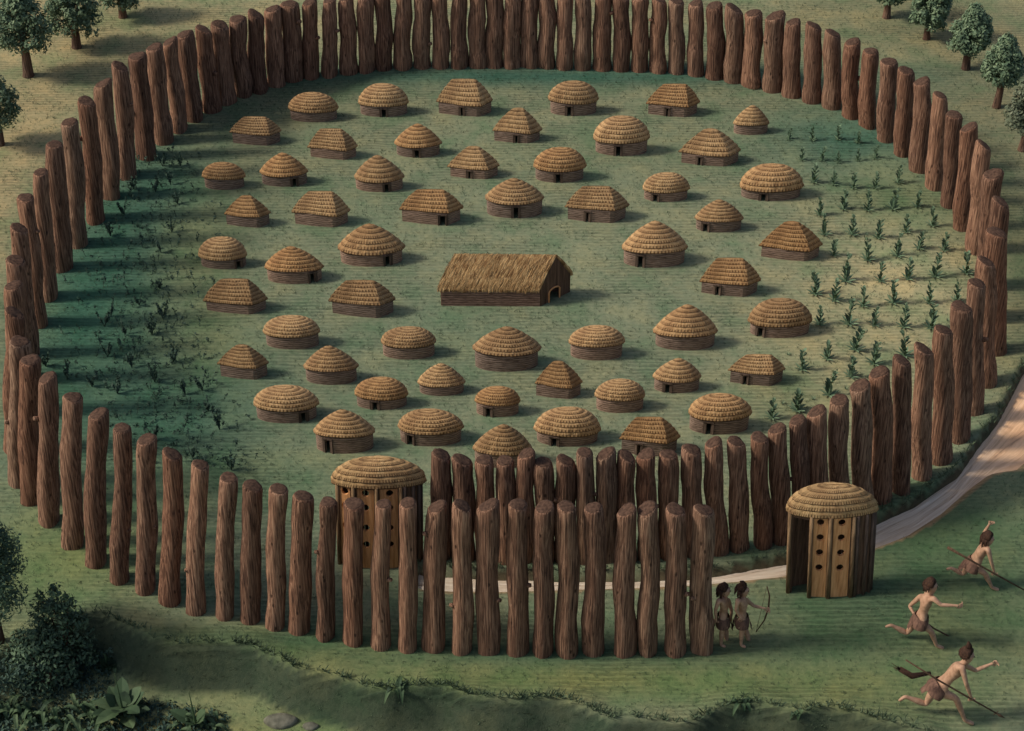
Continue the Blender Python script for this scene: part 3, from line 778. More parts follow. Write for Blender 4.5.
# ------------------------------------------------------------------ plants
def leaf_quads(mb, c, n, spread, size, up=.3, flat=1.0):
    for _ in range(n):
        d = Vector((random.gauss(0, 1), random.gauss(0, 1), random.gauss(0, 1)*flat)).normalized()*spread*random.random()**.45
        p = c+d; nrm = (d.normalized()+Vector((random.uniform(-.7, .7), random.uniform(-.7, .7), up+random.uniform(-.5, .5)))).normalized()
        t1 = nrm.cross(Vector((random.uniform(-1, 1), random.uniform(-1, 1), random.uniform(-1, 1))))
        if t1.length < .01: continue
        t1.normalize(); t2 = nrm.cross(t1); s = size*random.uniform(.6, 1.3)
        mb.add([p-t1*s, p-t2*s*.45, p+t1*s, p+t2*s*.45], [(0, 1, 2, 3)])
def tree(x0, x1, yt, ybc, trx, trw, yb, label, mat=None, leaves=7000, shape='ovate'):
    b = gp(trx, yb); mpp = m_per_px(trx, yb); mat = mat or M_leaf
    wx = (x1-x0)/2*mpp; cx = ((x0+x1)/2-trx)*mpp
    top = vp(trx, yt, b.y).z; bot = vp(trx, ybc, b.y-.4*wx).z; hgt = top-bot
    e = empty('tree', (b.x, b.y, 0)); tag(e, label, 'tree', 'trees outside the palisade')
    tk = MB(); r = trw*mpp/2
    pts = [(0, 0, -.1), (0, 0, .03), (random.uniform(-.02, .02), 0, bot*.6), (cx*.4, .02, bot+hgt*.3), (cx*.8, 0, bot+hgt*.7), (cx, 0, top*.95)]
    tk.tube(pts, [r*1.7, r*1.25, r, r*.85, r*.45, r*.12], 10, jit=.06)
    cl = MB(); cl.raw = True; nb = 26
    cents = []
    for i in range(nb*2):
        q = (i+.5)/(nb*2)                       # up the crown
        prof = (math.sin(math.pi*min(1, q*.80+.17)))**.8*(1.05-.62*q) if shape == 'ovate' else math.sin(math.pi*(q*.86+.12))**.7
        a = i*2.39996+random.uniform(-.4, .4); rr = wx*prof*random.uniform(.62, 1.05)
        c = Vector((cx*q*1.0+rr*math.cos(a), rr*math.sin(a)*.9, bot+hgt*q+random.uniform(-.05, .05)*hgt)); cents.append((c, q))
        if i % 2 == 0:
            z_ = max(bot*.75, c.z-hgt*.14); tk.tube([(cx*q*.8, 0, z_), tuple((Vector((cx*q*.8, 0, z_))+c)/2+Vector((0, 0, .02))), tuple(c)], [r*.32, r*.2, r*.07], 5)
    tk.build('trunk', M_trunk, e, smooth=True)
    per = leaves//len(cents)
    for c, q in cents: leaf_quads(cl, c, per, wx*.34*(1.1-.35*q), mpp*2.0, .5, .75)
    for i in range(14):
        q = random.random(); leaf_quads(cl, Vector((cx*q, random.uniform(-.3, .3)*wx, bot+hgt*(.1+.8*q))), per//2, wx*.45*(1-.5*q), mpp*2.0, .4)
    cl.build('crown', mat, e)
tree(-2, 56, -14, 50, 28.5, 9, 75, 'dark conical tree at the upper left, its whole trunk visible above the log tops')
tree(50, 104, -30, 31, 77, 8, 47, 'second tree from the upper left corner, crown cut by the top of the picture')
tree(100, 146, -48, 4, 123, 7, 17, 'small tree at the top left of which only trunk and lowest foliage show')
tree(-34, 20, 58, 124, 1, 7, 145, 'dark tree cut by the left picture edge beside the upper left logs')
tree(908, 947, -26, 28, 926.5, 6, 39, 'leftmost full crowned tree of the upper right group')
tree(945, 988, 8, 51, 965.5, 7.5, 69, 'middle tree of the upper right group with pale green crown', M_leaf)
tree(976, 1019, 38, 84, 996.5, 7, 107, 'dark green tree right of centre in the upper right group')
tree(1001, 1048, 74, 131, 1022, 7, 150, 'pale greyish tree cut by the right picture edge', M_leaf_pale)
tree(868, 908, -50, 2, 886.5, 6.5, 17, 'tree at the upper right of which only the trunk foot shows')
tree(-60, 38, 500, 606, 0, 10, 645, 'big dark tree cut by the left edge beside the lower left logs', M_leaf_dark, 15000)
def gpt(px, py):
    p = gp(px, py)
    for _ in range(12): p = gp(px, py, terr(p.x, p.y))
    return p
def shrub(x0, x1, yt, yb, label, n=3200, mat=None, clumps=40):
    xc = (x0+x1)/2; mpp = m_per_px(xc, yb); b = gpt(xc, yb); wx = (x1-x0)/2*mpp; wy = wx*.6; cy = b.y+wy*.8
    z0 = terr(b.x, cy); h = vp(xc, yt, cy).z-z0
    mb = MB(); mb.raw = True; st = MB()
    e = empty('shrub', (b.x, cy, z0)); tag(e, label, 'shrub', 'shrubs at the lower left')
    for i in range(clumps):
        a = i*2.4; q = ((i+.5)/clumps); rr = (1-q**2)**.5 if q < 1 else 0
        c = Vector((wx*.8*rr*math.cos(a), wy*.8*rr*math.sin(a), h*(.12+.74*q)*random.uniform(.85, 1.08)))
        leaf_quads(mb, c, n//clumps, wx*.30, mpp*2.6, .5, .8)
        if i % 2 == 0: st.tube([(0, 0, -.05), tuple(c*.5), tuple(c)], [.02, .012, .005], 5)
    for i in range(16):                      # loose feathery sprigs round the outline
        a = random.uniform(-.2, 3.4); b0 = Vector((wx*.75*math.cos(a), random.uniform(-.3, .3)*wy, h*(.15+.7*abs(math.sin(a))))); d_ = Vector((math.cos(a)*.8, 0, .55+.4*abs(math.sin(a)))).normalized()*wx*random.uniform(.2, .4)
        st.tube([b0, b0+d_], [.010, .004], 4)
        for j in range(5): leaf_quads(mb, b0+d_*(.35+.16*j), 5, .035, mpp*2.2)
    st.build('stems', M_trunk, e); mb.build('foliage', mat or M_leaf_dark, e)
shrub(26, 92, 582, 652, 'rounded dark bush at the lower left, at the left end of the bank')
shrub(2, 72, 624, 668, 'low spreading bush in front of the rounded dark bush', 2600)

def blade(mb, base, ang, length, width, rise, droop, seg=7, twist=0, cup=.15):
    d = Vector((math.cos(ang), math.sin(ang), 0)); side = Vector((-d.y, d.x, 0)); vs = []; fs = []
    for i in range(seg+1):
        t_ = i/seg; w = width*(math.sin(math.pi*min(1, t_*.93+.07))**.75)*.5
        p = base+d*length*(t_*math.cos(rise)+.0)+Vector((0, 0, length*(math.sin(rise)*t_-droop*t_*t_)))
        vs += [p-side*w, p-Vector((0, 0, w*cup*2)), p+side*w]
    for i in range(seg):
        a = i*3; fs += [(a, a+1, a+4, a+3), (a+1, a+2, a+5, a+4)]
    mb.add(vs, fs)
def crop_mesh(seed, kind):
    random.seed(seed); mb = MB(); mb.raw = True
    if kind == 'maize':
        h = 1.; lean = random.uniform(-.25, .25)
        pts = [(lean*q*q, 0, h*q) for q in (0, .3, .6, .9)]; mb.tube(pts, [.035, .03, .02, .01], 5)
        for i in range(17):
            q = .02+.9*i/17; a = random.uniform(0, 6.28); L_ = .42*(1-.55*q)+random.uniform(0, .1)
            blade(mb, Vector((lean*q*q, 0, h*q)), a, L_, .15, R(62-10*q), .28, 5)
        for i in range(7):
            blade(mb, Vector((0, 0, .0)), i*.9+random.uniform(-.2, .2), .45, .10, R(32), .15, 4)
        for i in range(6): leaf_quads(mb, Vector((lean*.9+random.uniform(-.1, .1), 0, h*random.uniform(.85, 1.02))), 3, .06, .05)
    elif kind == 'herb':
        for j in range(5):
            a = random.uniform(0, 6.28); L_ = random.uniform(.55, 1.0); tip = Vector((math.cos(a)*.38*L_, math.sin(a)*.3*L_, L_))
            mb.tube([(0, 0, 0), tuple(tip*.5+Vector((0, 0, .05))), tuple(tip)], [.028, .02, .012], 4)
            for i in range(5):
                q = .35+.65*i/4; leaf_quads(mb, tip*q+Vector((0, 0, .03)), 4, .09, .10)
    else:
        for i in range(9): blade(mb, Vector((0, 0, 0)), i*.7, .7, .08, R(random.uniform(40, 75)), .2, 4)
    me = bpy.data.meshes.new(kind); me.from_pydata(mb.v, [], mb.f); return me
MZ = [crop_mesh(50+i, 'maize') for i in range(6)]; HB = [crop_mesh(80+i, 'herb') for i in range(5)]; SP = [crop_mesh(99, 'sprout')]
for m in MZ+SP: m.materials.append(M_crop)
for m in HB: m.materials.append(M_herb)
random.seed(21)
def c7(x, y): return (780+x/4.57, 130+y/4.57)
def c8(x, y): return (780+x/4.57, 270+y/4.57)
def l1(x, y): return (60+x/3.655, 130+y/3.655)
def l2(x, y): return (30+x/3.48, 300+y/3.48)
shade = [c7(*p) for p in ((40, 45), (145, 50), (265, 45), (355, 60), (100, 140), (190, 142), (265, 150), (355, 140), (435, 130))]
upper = [c7(*p) for p in ((155, 240), (245, 250), (335, 265), (435, 265), (540, 240), (180, 385), (290, 360), (400, 365), (515, 360), (625, 350))]
mid = [c7(*p) for p in ((205, 475), (330, 475), (450, 490), (575, 465), (695, 438), (245, 570), (400, 592), (535, 575), (635, 542), (750, 552))]
sandy = [c7(*p) for p in ((300, 690), (460, 690), (585, 680), (710, 670), (850, 655))]+[c8(*p) for p in ((160, 110), (250, 140), (380, 165), (515, 150), (680, 150), (805, 145), (180, 250), (315, 250), (430, 255), (565, 262), (690, 266))]
lower = [c8(*p) for p in ((345, 368), (215, 408), (100, 455), (430, 432), (570, 393), (325, 490), (225, 572), (80, 640))]+[(772, 418), (797, 410), (773+22, 396+4)][:2]
small = [c8(*p) for p in ((35, 388), (765, 232), (400, 495), (300, 545), (150, 592), (10, 612))]+[c7(395, 478)]
COUNT = {}
def plant(meshes, pos, hpx, name, label, cat, group, i):
    b = gp(*pos); mpp = m_per_px(*pos); o = bpy.data.objects.new(name, random.choice(meshes)); col.objects.link(o)
    s = hpx*mpp*1.38*random.uniform(.85, 1.15); o.location = (b.x, b.y, terr(b.x, b.y)-.005); o.rotation_euler = (0, 0, random.uniform(0, 6.28)); o.scale = (s*.95, s*.95, s)
    tag(o, label, cat, group)
def prow(lst, meshes, h, name, txt, cat, group):
    lst = sorted(lst, key=lambda p: (round(p[1]/14), p[0]))
    for i, p in enumerate(lst): plant(meshes, p, h, name, f'{ORD[i]} {txt}', cat, group, i)
prow(shade, MZ, 11, 'crop_plant', 'dark crop plant, counted row by row, in the shade below the upper right logs', 'crop plant', 'crop plants in the right field')
prow(upper, MZ, 15, 'crop_plant', 'crop plant, counted row by row, in the green upper part of the field', 'crop plant', 'crop plants in the right field')
prow(mid, MZ, 17, 'crop_plant', 'crop plant, counted row by row, level with the creased hut beside the field', 'crop plant', 'crop plants in the right field')
prow(sandy, MZ, 19, 'crop_plant', 'leafy crop plant, counted row by row, on the sandy middle of the field', 'crop plant', 'crop plants in the right field')
prow(lower, MZ, 20, 'crop_plant', 'leafy crop plant, counted row by row, just above the lower right logs', 'crop plant', 'crop plants in the right field')
prow(small, SP, 6, 'seedling', 'tiny sprout, counted row by row, between the crop plants', 'seedling', 'seedlings in the right field')
herb_up = [l1(*p) for p in ((375, 130), (440, 130), (405, 200), (270, 215), (430, 270), (235, 310), (350, 225), (185, 390), (370, 450), (365, 580), (290, 640), (380, 690), (185, 680), (410, 375))]
herb_lo = [l2(*p) for p in ((55, 230), (130, 275), (215, 300), (305, 325), (355, 235), (270, 195), (330, 120), (260, 90), (435, 285), (425, 118), (500, 215), (465, 55), (540, 330), (600, 315), (620, 385), (660, 450), (565, 550), (700, 590), (430, 485))]
prow(herb_up, HB, 11, 'herb_plant', 'small herb, counted row by row, beside the upper left logs', 'herb', 'herbs in the left bed')
prow(herb_lo, HB, 14, 'herb_plant', 'branching herb, counted row by row, in the bed above the lower left logs', 'herb', 'herbs in the left bed')

cov = MB(); cov.raw = True
for k in range(900):
    px_, py_ = random.gauss(150, 38), random.uniform(150, 470)
    if py_ > 380: px_ += (py_-380)*.6
    if px_ < 60+max(0, 200-py_)*.5 or px_ > 232+max(0, py_-380)*.5: continue
    p = gp(px_, py_)
    if any((p.x-a)**2+(p.y-b_)**2 < (c_*1.1)**2 for a, b_, c_ in HUTS_XY): continue
    if k % 3 == 0:
        tip = Vector((random.uniform(-.05, .05), 0, random.uniform(.08, .17))); cov.tube([p, p+tip], [.006, .004], 3)
        for i in range(4): leaf_quads(cov, p+tip*(.5+.17*i), 2, .03, .026)
    else: leaf_quads(cov, p+Vector((0, 0, .025)), 6, .05, .022, .8, .4)
for k in range(1500):
    px_, py_ = random.uniform(-20, 225), random.uniform(652, 735)
    if px_ > 110 and py_ < 695+(px_-110)*.16: continue
    p = gpt(px_, py_); leaf_quads(cov, p+Vector((0, 0, .03)), 5, .06, .03, .8, .5)
    if k % 4 == 0: blade(cov, p, random.uniform(0, 6.28), random.uniform(.2, .4), .03, R(65), .9, 6)
tag(cov.build('ground_cover', M_herb), 'low leafy weeds covering the shaded left bed and the bottom left corner', 'weeds', kind='stuff')
# broad leaved and arching plants at the bottom left
def arching(px, py, n, hpx, wpx, label, name, broad=0, cat='plant', spread=1.0):
    b = gpt(px, py); b.z = 0; mpp = m_per_px(px, py); e = empty(name, (b.x, b.y, terr(b.x, b.y))); tag(e, label, cat)
    mb = MB(); mb.raw = True
    for i in range(n):
        a = random.uniform(0, 6.28) ; L_ = hpx*mpp*random.uniform(.8, 1.6)
        blade(mb, Vector((random.uniform(-.5, .5)*wpx*mpp*spread, random.uniform(-.15, .15)*wpx*mpp, 0)), a, L_, 4.5*mpp, R(random.uniform(55, 80)), random.uniform(.85, 1.25), 9)
    mb.build('arching_blades', M_blade, e)
    if broad:
        m2 = MB(); m2.raw = True
        for i in range(broad):
            blade(m2, Vector((0, 0, .02+.012*i)), i*2.4+.4, hpx*mpp*random.uniform(.75, 1.05), 15*mpp, R(random.uniform(25, 72)), .28, 9, cup=.1)
        m2.build('broad_leaves', M_blade, e)
        m3 = MB(); m3.tube([(0, 0, -.02), (-.01, 0, .25), (-.03, 0, hpx*mpp*1.5)], [.02, .014, .004], 6); m3.build('stalk', M_blade, e)
arching(124, 716, 16, 42, 30, 'broad leaved plant with a tall spike and arching blades at the bottom left', 'leafy_plant', 13)
arching(66, 722, 46, 50, 80, 'wide clump of arching grass left of the broad leaved plant', 'grass_clump')
arching(14, 716, 34, 44, 40, 'clump of arching grass in the bottom left corner', 'grass_clump')
arching(196, 726, 24, 34, 50, 'dark low plant with curling blades right of the broad leaved plant', 'grass_clump', 3)
arching(108, 668, 12, 14, 14, 'small rosette growing on the shaded slope below the dark bush', 'rosette_plant', 6)
arching(398, 690, 9, 26, 12, 'little upright weed on the bank edge below the left front logs', 'weed', 0)
arching(744, 708, 7, 18, 12, 'forked weed on top of the left mound at the bottom right', 'weed', 0)
arching(798, 715, 6, 18, 8, 'forked weed in the dip between the two bottom right mounds', 'weed', 0)

# grass: tufts over the whole clearing and along the bank, one uncountable mass
random.seed(5)
gr = MB(); gr.raw = True
N = 30000
pts = np.column_stack([rng.uniform(-9.5, 9.5, N), rng.uniform(-7.5, 12.5, N)])
dens = np.ones(N)
ok = ~inside(pts, ring)
for hx, hy, hr_ in HUTS_XY: ok &= ((pts[:, 0]-hx)**2+((pts[:, 1]-hy)*1.5)**2) > (hr_*1.02)**2
pts = pts[ok]
E = []
for k in range(420):
    i = rng.integers(0, len(bank)-1); q = rng.random(); p = bank[i]*(1-q)+bank[i+1]*q
    if abs(p[0]) < 9: E.append((p[0]+rng.normal(0, .03), p[1]+abs(rng.normal(0, .03)), 1))
for k in range(160):
    i = rng.integers(0, len(up)-3); q = rng.random(); p = up[i]*(1-q)+up[i+1]*q; E.append((p[0]+rng.normal(0, .02), p[1]+abs(rng.normal(0, .03)), 1))
allp = np.vstack([np.column_stack([pts, np.zeros(len(pts))]), np.array(E)])
zs_ = terr_np(allp[:, :2])
for (x, y, big), z in zip(allp, zs_):
    nb = 3 if not big else 4; L0 = (.038 if not big else .10)
    for j in range(nb):
        a = random.uniform(0, 6.28); L_ = L0*random.uniform(.5, 1.3); w = .004 if not big else .007
        bx, by = x+random.uniform(-.02, .02), y+random.uniform(-.02, .02)
        tx, ty = math.cos(a)*L_*.6, math.sin(a)*L_*.6; sx_, sy_ = -math.sin(a)*w, math.cos(a)*w
        gr.add([(bx-sx_, by-sy_, z-.01), (bx+sx_, by+sy_, z-.01), (bx+tx*.6, by+ty*.6, z+L_*.7), (bx+tx, by+ty, z+L_*.85)], [(0, 1, 2), (0, 2, 3)])
o = gr.build('grass', M_grass); tag(o, 'short grass tufts scattered over the clearing and along the bank', 'grass', kind='stuff')
# stones at the very bottom
def stone_mat():
    t = NT('stone', .9, .2); g = t.noise(t.coord((1, 1, 1)), 9, 5); t.color(t.ramp(g, [(.3, (.07, .07, .05)), (.7, (.2, .19, .14))])); t.bump(g, .7, .02); return t.m
M_stone = stone_mat()
for px, py, rpx, lb in ((281, 722, 15, 'larger rounded stone half sunk in the grass at the bottom'), (311, 727, 8, 'small stone right of the larger sunken stone')):
    b = gpt(px, py); mpp = m_per_px(px, py); bm = bmesh.new(); bmesh.ops.create_icosphere(bm, subdivisions=3, radius=1)
    for v_ in bm.verts:
        n_ = 1+.12*math.sin(v_.co.x*3+px)+.1*math.sin(v_.co.y*4+1); v_.co = Vector((v_.co.x*rpx*mpp*n_, v_.co.y*rpx*mpp*.7, v_.co.z*rpx*mpp*.5*n_))
    me = bpy.data.meshes.new('stone'); bm.to_mesh(me); bm.free(); me.materials.append(M_stone); me.polygons.foreach_set('use_smooth', [True]*len(me.polygons))
    o = bpy.data.objects.new('stone', me); col.objects.link(o); o.location = (b.x, b.y, terr(b.x, b.y)+.01); tag(o, lb, 'stone')

# ------------------------------------------------------------------ people
def skin_mat():
    t = NT('skin', .6, .3); g = t.noise(t.coord((1, 1, 1)), 18, 3); t.color(t.ramp(g, [(.3, (.30, .165, .10)), (.7, (.48, .29, .185))])); return t.m
M_skin = skin_mat()
M_hair = wood_mat('hair', (.018, .01, .008), (.07, .035, .02), (60, 60, 12))
M_cloth = wood_mat('hide_cloth', (.07, .04, .03), (.20, .11, .075))
M_weapon = wood_mat('weapon_wood', (.05, .03, .018), (.14, .085, .05))
M_eye = NT('eye', .3, .5); M_eye.b.inputs['Base Color'].default_value = (.02, .015, .012, 1); M_eye = M_eye.m
def person(J, label, foot, group, extras, scale=1.0, face=1):
    """J: named joints -> (px, py, depth offset in m). foot: the joint that stands on the ground."""
    fx, fy, fd = J[foot]; g0 = gp(fx, fy); y0 = g0.y-fd
    def jp(k):
        px, py, dy = J[k]; return vp(px, py, y0+dy)
    P_ = {k: jp(k) for k in J}
    org = Vector((P_['pelvis'].x, y0, terr(P_['pelvis'].x, y0)))
    e = empty('person', org); tag(e, label, 'person', group)
    V = []; Eg = []; Rd = []; roots = []
    def v(p, r, ry=None): V.append(Vector(p)-org); Rd.append((r*scale*.90, (ry or r)*scale*.90)); return len(V)-1
    def chain(start, items):
        last = start
        for p, r in items:
            rr = r if isinstance(r, tuple) else (r, r)
            i = v(p, *rr); Eg.append((last, i)); last = i
        return last
    pel, che, nek, hd = P_['pelvis'], P_['chest'], P_['neck'], P_['head']
    ip = v(pel, .105, .085); roots.append(ip)
    wai = pel*.55+che*.45
    i1 = chain(ip, [(wai, (.088, .075))]); ich = chain(i1, [(che, (.115, .095))])
    ink = chain(ich, [(nek, .048)])
    up_ = (hd-nek).normalized(); fdir = Vector((face, 0, 0)); fdir = (fdir-up_*fdir.dot(up_)*.6).normalized()
    jaw = nek+up_*.065+fdir*.02
    chain(ink, [(jaw, (.068, .066)), (hd+up_*.0+fdir*.008, (.096, .090)), (hd+up_*.055*scale-fdir*.008, (.078, .074))])
    for s_, sd in (('l', 1), ('r', -1)):
        hp = pel+Vector((0, .075*sd, -.03)); th = P_['knee_'+s_]; an = P_['ankle_'+s_]; toe = P_['toe_'+s_]
        chain(ip, [(hp*.75+th*.25, .078), (hp*.45+th*.55, .066), (th, .050), (th*.65+an*.35, .050), (th*.25+an*.75, .033), (an, .030), (an*.5+toe*.5, (.034, .028)), (toe, (.030, .018))])
        sh = P_['sh_'+s_]; el = P_['elbow_'+s_]; ha = P_['hand_'+s_]
        d = (ha-el).normalized(); palm = ha+d*.045
        chain(ich, [(sh, .052), (sh*.5+el*.5, .040), (el, .033), (el*.6+ha*.4, .032), (ha, .021), (palm, (.030, .018))])
        # five fingers, each its own chain rooted in the palm
        q = d.cross(Vector((0, 1, 0))); q = q.normalized() if q.length > .1 else Vector((0, 0, 1)); w_ = d.cross(q)
        for k, (off, L_, r) in enumerate(((-.024, .070, .0085), (-.008, .080, .009), (.008, .076, .0085), (.024, .060, .008))):
            b0 = palm+q*off; i0 = v(b0, r); roots.append(i0); curl = w_*.35*sd
            chain(i0, [(b0+d*.03+q*off*.3, r), (b0+(d+curl).normalized()*(.03+L_*.35)+q*off*.5, r*.95), (b0+(d*.7+curl*2).normalized()*L_+q*off*.5, r*.8)])
        b0 = ha+d*.02-q*.018; i0 = v(b0, .010); roots.append(i0); chain(i0, [(b0+d*.02-q*.025, .0095), (b0+d*.05-q*.035+w_*.012*sd, .008)])
    # nose and ears
    hf = hd-up_*.005
    i0 = v(hf+fdir*.058*scale, .017); roots.append(i0); chain(i0, [(hf+fdir*.080*scale-up_*.006, .013), (hf+fdir*.090*scale-up_*.022, .015)])
    i0 = v(hf+fdir*.055*scale-up_*.055*scale, .022); roots.append(i0); chain(i0, [(hf+fdir*.068*scale-up_*.060*scale, .017)])
    for sd in (1, -1):
        sidev = Vector((0, sd, 0)); i0 = v(hf+sidev*.068*scale+up_*.012, .012); roots.append(i0); chain(i0, [(hf+sidev*.078*scale-fdir*.01-up_*.018, .012)])
    me = bpy.data.meshes.new('body'); me.from_pydata([tuple(x) for x in V], Eg, [])
    o = bpy.data.objects.new('body', me); col.objects.link(o); o.parent = e
    md = o.modifiers.new('skin', 'SKIN'); md.use_smooth_shade = True
    sv = me.skin_vertices[0].data
    for i, (a_, b_) in enumerate(Rd): sv[i].radius = (a_, b_)
    for r_ in roots: sv[r_].use_root = True
    o.modifiers.new('sub', 'SUBSURF').levels = 2; o.modifiers['sub'].render_levels = 2
    me.materials.append(M_skin)
    # eyes
    for sd in (1, -1):
        bm = bmesh.new(); bmesh.ops.create_uvsphere(bm, u_segments=10, v_segments=8, radius=.011*scale); c = (hf+fdir*.070*scale+Vector((0, sd*.032*scale, 0))+up_*.012)-org
        for q_ in bm.verts: q_.co += c
        m2 = bpy.data.meshes.new('eye'); bm.to_mesh(m2); bm.free(); m2.materials.append(M_eye); oe = bpy.data.objects.new('eye', m2); col.objects.link(oe); oe.parent = e
    # hair: a cap with strands, tied up on top
    hb = MB(); hc = hd+up_*.034*scale-fdir*.022*scale-org
    bm = bmesh.new(); bmesh.ops.create_icosphere(bm, subdivisions=3, radius=.092*scale)
    for q_ in bm.verts:
        n_ = q_.co.normalized(); dn = n_.dot(fdir)
        q_.co = q_.co*(1-.75*max(0, min(.42, dn-.12))*(1 if n_.dot(up_) < .55 else .3))*(1+.05*math.sin(n_.z*20+n_.y*17)); q_.co = q_.co+up_*(.02*max(0, n_.dot(up_)))
        if n_.dot(up_) < -.25 and dn > -.3: q_.co *= .6
        q_.co += hc
    tmp = bpy.data.meshes.new('hair'); bm.to_mesh(tmp); bm.free()
    hb.add([tuple(q_.co) for q_ in tmp.vertices], [tuple(p.vertices) for p in tmp.polygons])
    tk_ = extras.get('topknot', 0)
    if tk_:
        hb.tube([hc+up_*.07, hc+up_*(.09+tk_*.4)-fdir*.02, hc+up_*(.08+tk_)-fdir*.05], [.045, .034, .010], 8, jit=.15)
    for k in range(26):
        a = random.uniform(-1.3, 1.3); dv = (-fdir*math.cos(a)+Vector((0, math.sin(a), 0)))
        s0 = hc+dv*.085+up_*.01; L_ = extras.get('hair', .10)*random.uniform(.6, 1.2)
        hb.tube([s0, s0+dv*.015-Vector((0, 0, L_*.5)), s0+dv*.02-Vector((0, 0, L_))], [.014, .011, .004], 5)
    hb.build('hair', M_hair, e, smooth=True)
    # loincloth: a belt band round the hips with a hanging flap
    cb = MB(); ax = (wai-pel).normalized(); A_ = ax.cross(Vector((0, 1, 0))).normalized(); B_ = Vector((0, 1, 0))
    vs = []; n = 20
    for j, (q, ra, rb) in enumerate(((-.10, .122, .176), (-.05, .126, .174), (.01, .116, .150), (.055, .100, .118))):
        for k in range(n):
            an = 2*math.pi*k/n; vs.append(pel-org+ax*(q+.008*math.sin(3*an+j))+A_*math.cos(an)*ra*scale*(1+.03*math.sin(5*an))+B_*math.sin(an)*rb*scale)
    cb.add(vs, [(j*n+k, j*n+(k+1) % n, (j+1)*n+(k+1) % n, (j+1)*n+k) for j in range(3) for k in range(n)])
    for sgn in (1, -1):
        fl = []
        for j in range(4):
            for k in range(5):
                fl.append(pel-org-ax*(.06+.045*j)+A_*sgn*(-.105-.010*j)+B_*(.035*(k-2))*(1-.1*j)+A_*.006*math.sin(k*2+j))
        cb.add(fl, [(j*5+k, j*5+k+1, (j+1)*5+k+1, (j+1)*5+k) for j in range(3) for k in range(4)])
    cb.build('loincloth', M_cloth, e, smooth=True)
    return e, y0, P_, org
def weapon(name, label, pts, rad, cat, y0, dys, extra=None):
    P_ = [vp(x, y, y0+dy) for (x, y), dy in zip(pts, dys)]
    mb = MB(); mb.tube([p-P_[0] for p in P_], rad, 8)
    if extra: extra(mb, [p-P_[0] for p in P_])
    o = mb.build(name, M_weapon, smooth=True, loc=P_[0]); return tag(o, label, cat)
RG = 'men running outside the palisade'
# front runner
JC = dict(pelvis=(939, 686, 0), chest=(957, 670, 0), neck=(964.5, 662.5, 0), head=(968, 655, 0), sh_l=(962, 664, .15), elbow_l=(975.5, 670.5, .22), hand_l=(990, 664.5, .25),
    sh_r=(962, 667, -.15), elbow_r=(966, 683, -.22), hand_r=(971, 697, -.2), knee_r=(956, 698, -.1), ankle_r=(965, 720.5, -.1), toe_r=(974, 724, -.1),
    knee_l=(926, 704, .1), ankle_l=(905, 696.5, .1), toe_l=(899, 701, .1))
e, y0, PP, og = person(JC, 'man running right in the bottom right corner with hair topknot, one arm thrust forward', 'toe_r', RG, dict(topknot=.12, hair=.05))
def spearhead(mb, p):
    d = (p[-1]-p[-2]).normalized(); t_ = p[-1]; s = d.cross(Vector((0, 1, 0))).normalized()
    mb.tube([t_-d*.12, t_-d*.06, t_+d*.04], [.008, .022, .002], 6); mb.tube([t_-d*.13-s*.04, t_-d*.13+s*.04], .007, 5)
weapon('spear', 'long barbed spear carried low by the runner in the bottom right corner', [(906, 660), (938, 680), (973, 700), (1003, 717)], [.010, .012, .012, .009], 'spear', y0, [-.2, -.19, -.22, -.2], spearhead)
q_ = MB(); pq = [vp(900, 669, y0-.13), vp(912, 676, y0-.14), vp(931, 673, y0-.135)]; q_.tube([p-pq[0] for p in pq], [.035, .04, .022], 8)
for k in range(10): 
    a_ = Vector((random.uniform(-.12, -.03), random.uniform(-.03, .03), random.uniform(-.02, .08))); q_.tube([Vector((0, 0, 0)), a_], [.008, .003], 4)
tag(q_.build('quiver', M_hair, smooth=True, loc=pq[0]), 'dark shaggy quiver hanging behind the hip of the bottom corner runner', 'quiver')
# middle runner
JB = dict(pelvis=(921, 618, 0), chest=(927, 601, 0), neck=(930, 593, 0), head=(932, 585.5, 0), sh_l=(921, 596, .14), elbow_l=(909.5, 606, .2), hand_l=(913.5, 613, .1),
    sh_r=(933, 598, -.14), elbow_r=(941, 605, -.2), hand_r=(955, 605.5, -.22), knee_r=(931, 631, -.09), ankle_r=(936.5, 645.5, -.09), toe_r=(944, 648.5, -.09),
    knee_l=(907, 633, .1), ankle_l=(891, 625, .1), toe_l=(885, 627, .1))
e, y0, PP, og = person(JB, 'middle of three runners, one hand at his hip and the other arm stretched forward', 'toe_r', RG, dict(hair=.09), scale=.92)
weapon('spear', 'spear trailing low from the hip of the middle runner', [(912, 613), (935, 629), (968, 646)], [.010, .012, .010], 'spear', y0, [.13, .14, .13], spearhead)
# rear runner
JA = dict(pelvis=(974, 562, 0), chest=(983, 549, 0), neck=(986.5, 545, 0), head=(989, 538.5, 0), sh_l=(983, 546, .14), elbow_l=(984, 533, .16), hand_l=(989, 525, .14),
    sh_r=(988, 549, -.14), elbow_r=(991, 561, -.18), hand_r=(994, 571, -.18), knee_r=(985, 573.5, -.09), ankle_r=(992, 587.5, -.09), toe_r=(999, 590, -.09),
    knee_l=(963, 574, .1), ankle_l=(951, 568, .1), toe_l=(946, 569.5, .1))
e, y0, PP, og = person(JA, 'farthest runner with one arm raised above his head, at the right edge', 'toe_r', RG, dict(hair=.14), scale=.88)
weapon('club', 'long club held slantwise by the runner with the raised arm', [(948, 547.5), (972, 561), (996, 574.5), (1026, 591)], [.022, .013, .013, .010], 'club', y0, [-.17, -.19, -.2, -.2])
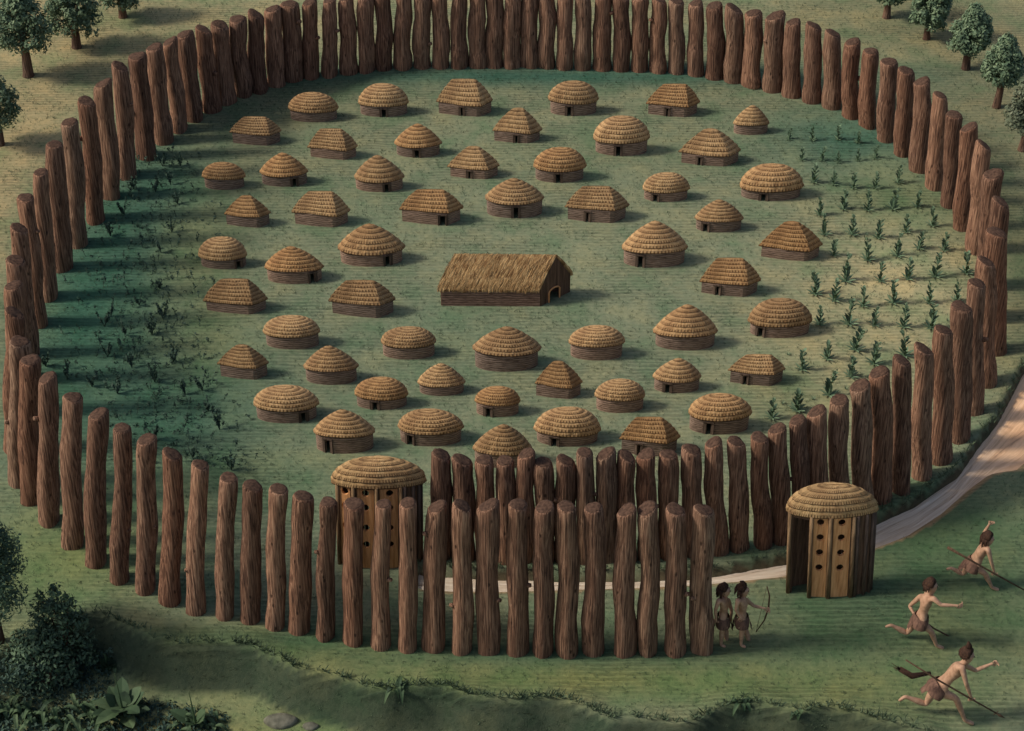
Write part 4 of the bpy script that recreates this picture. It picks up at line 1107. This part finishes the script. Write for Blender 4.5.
# two men standing by the gate
SG = 'men standing by the end of the front row of logs'
JD = dict(pelvis=(723, 618, 0), chest=(724, 602.5, 0), neck=(724.5, 596.5, 0), head=(725.5, 590, 0), sh_l=(728, 600, .12), elbow_l=(731.5, 610, .14), hand_l=(731, 619, .12),
    sh_r=(719, 600, -.12), elbow_r=(715.5, 610, -.14), hand_r=(716, 619, -.13), knee_r=(722, 631, -.07), ankle_r=(721, 645, -.07), toe_r=(726, 647, -.09),
    knee_l=(726, 631, .06), ankle_l=(727, 644, .06), toe_l=(732, 646, .05))
person(JD, 'man standing still, left of the pair near the end of the front logs', 'toe_r', SG, dict(hair=.12), scale=.82)
JE = dict(pelvis=(742, 618, 0), chest=(742.5, 602.5, 0), neck=(743, 596.5, 0), head=(744, 590, 0), sh_l=(746, 600, .12), elbow_l=(754, 606, .14), hand_l=(763, 608, .1),
    sh_r=(738, 600, -.12), elbow_r=(736, 610, -.14), hand_r=(740, 617, -.14), knee_r=(742, 631, -.07), ankle_r=(741, 645, -.07), toe_r=(746, 647.5, -.09),
    knee_l=(746, 631, .06), ankle_l=(750, 644, .06), toe_l=(755, 646, .05))
e, y0, PP, og = person(JE, 'man standing with a bow held out before him, right of the pair', 'toe_r', SG, dict(hair=.10, topknot=.05), scale=.82)
pb = [(767, 586), (769.5, 596), (768.5, 608), (764.5, 620), (756, 632)]
def string(mb, p): mb.tube([p[0], p[-1]], .003, 4)
weapon('bow', 'long curved bow held by the right man of the standing pair', pb, [.006, .011, .013, .011, .006], 'bow', y0, [.1]*5, string)

# ------------------------------------------------------------------ light
EL, AZ = R(42), R(-94)            # the sun stands at the left
w = bpy.data.worlds.new('World'); scene.world = w; w.use_nodes = True
sky = w.node_tree.nodes.new('ShaderNodeTexSky'); sky.sky_type = 'NISHITA'; sky.sun_disc = False; sky.sun_elevation = EL; sky.sun_rotation = AZ
sky.air_density = 1.0; sky.dust_density = 3.0; sky.ozone_density = .6
bg = w.node_tree.nodes['Background']; w.node_tree.links.new(sky.outputs[0], bg.inputs[0]); bg.inputs[1].default_value = .12
sd = bpy.data.lights.new('sun', 'SUN'); sd.energy = 3.0; sd.angle = R(9.0); sd.color = (1, .94, .84)
so = bpy.data.objects.new('sun', sd); col.objects.link(so)
dirv = Vector((math.sin(AZ)*math.cos(EL), math.cos(AZ)*math.cos(EL), math.sin(EL)))
so.rotation_euler = dirv.to_track_quat('Z', 'Y').to_euler(); so.location = (-20, 3, 18)
vs_ = scene.view_settings; vs_.view_transform = 'Standard'; vs_.look = 'None'; vs_.exposure = .0; vs_.gamma = 1; vs_.use_curve_mapping = False
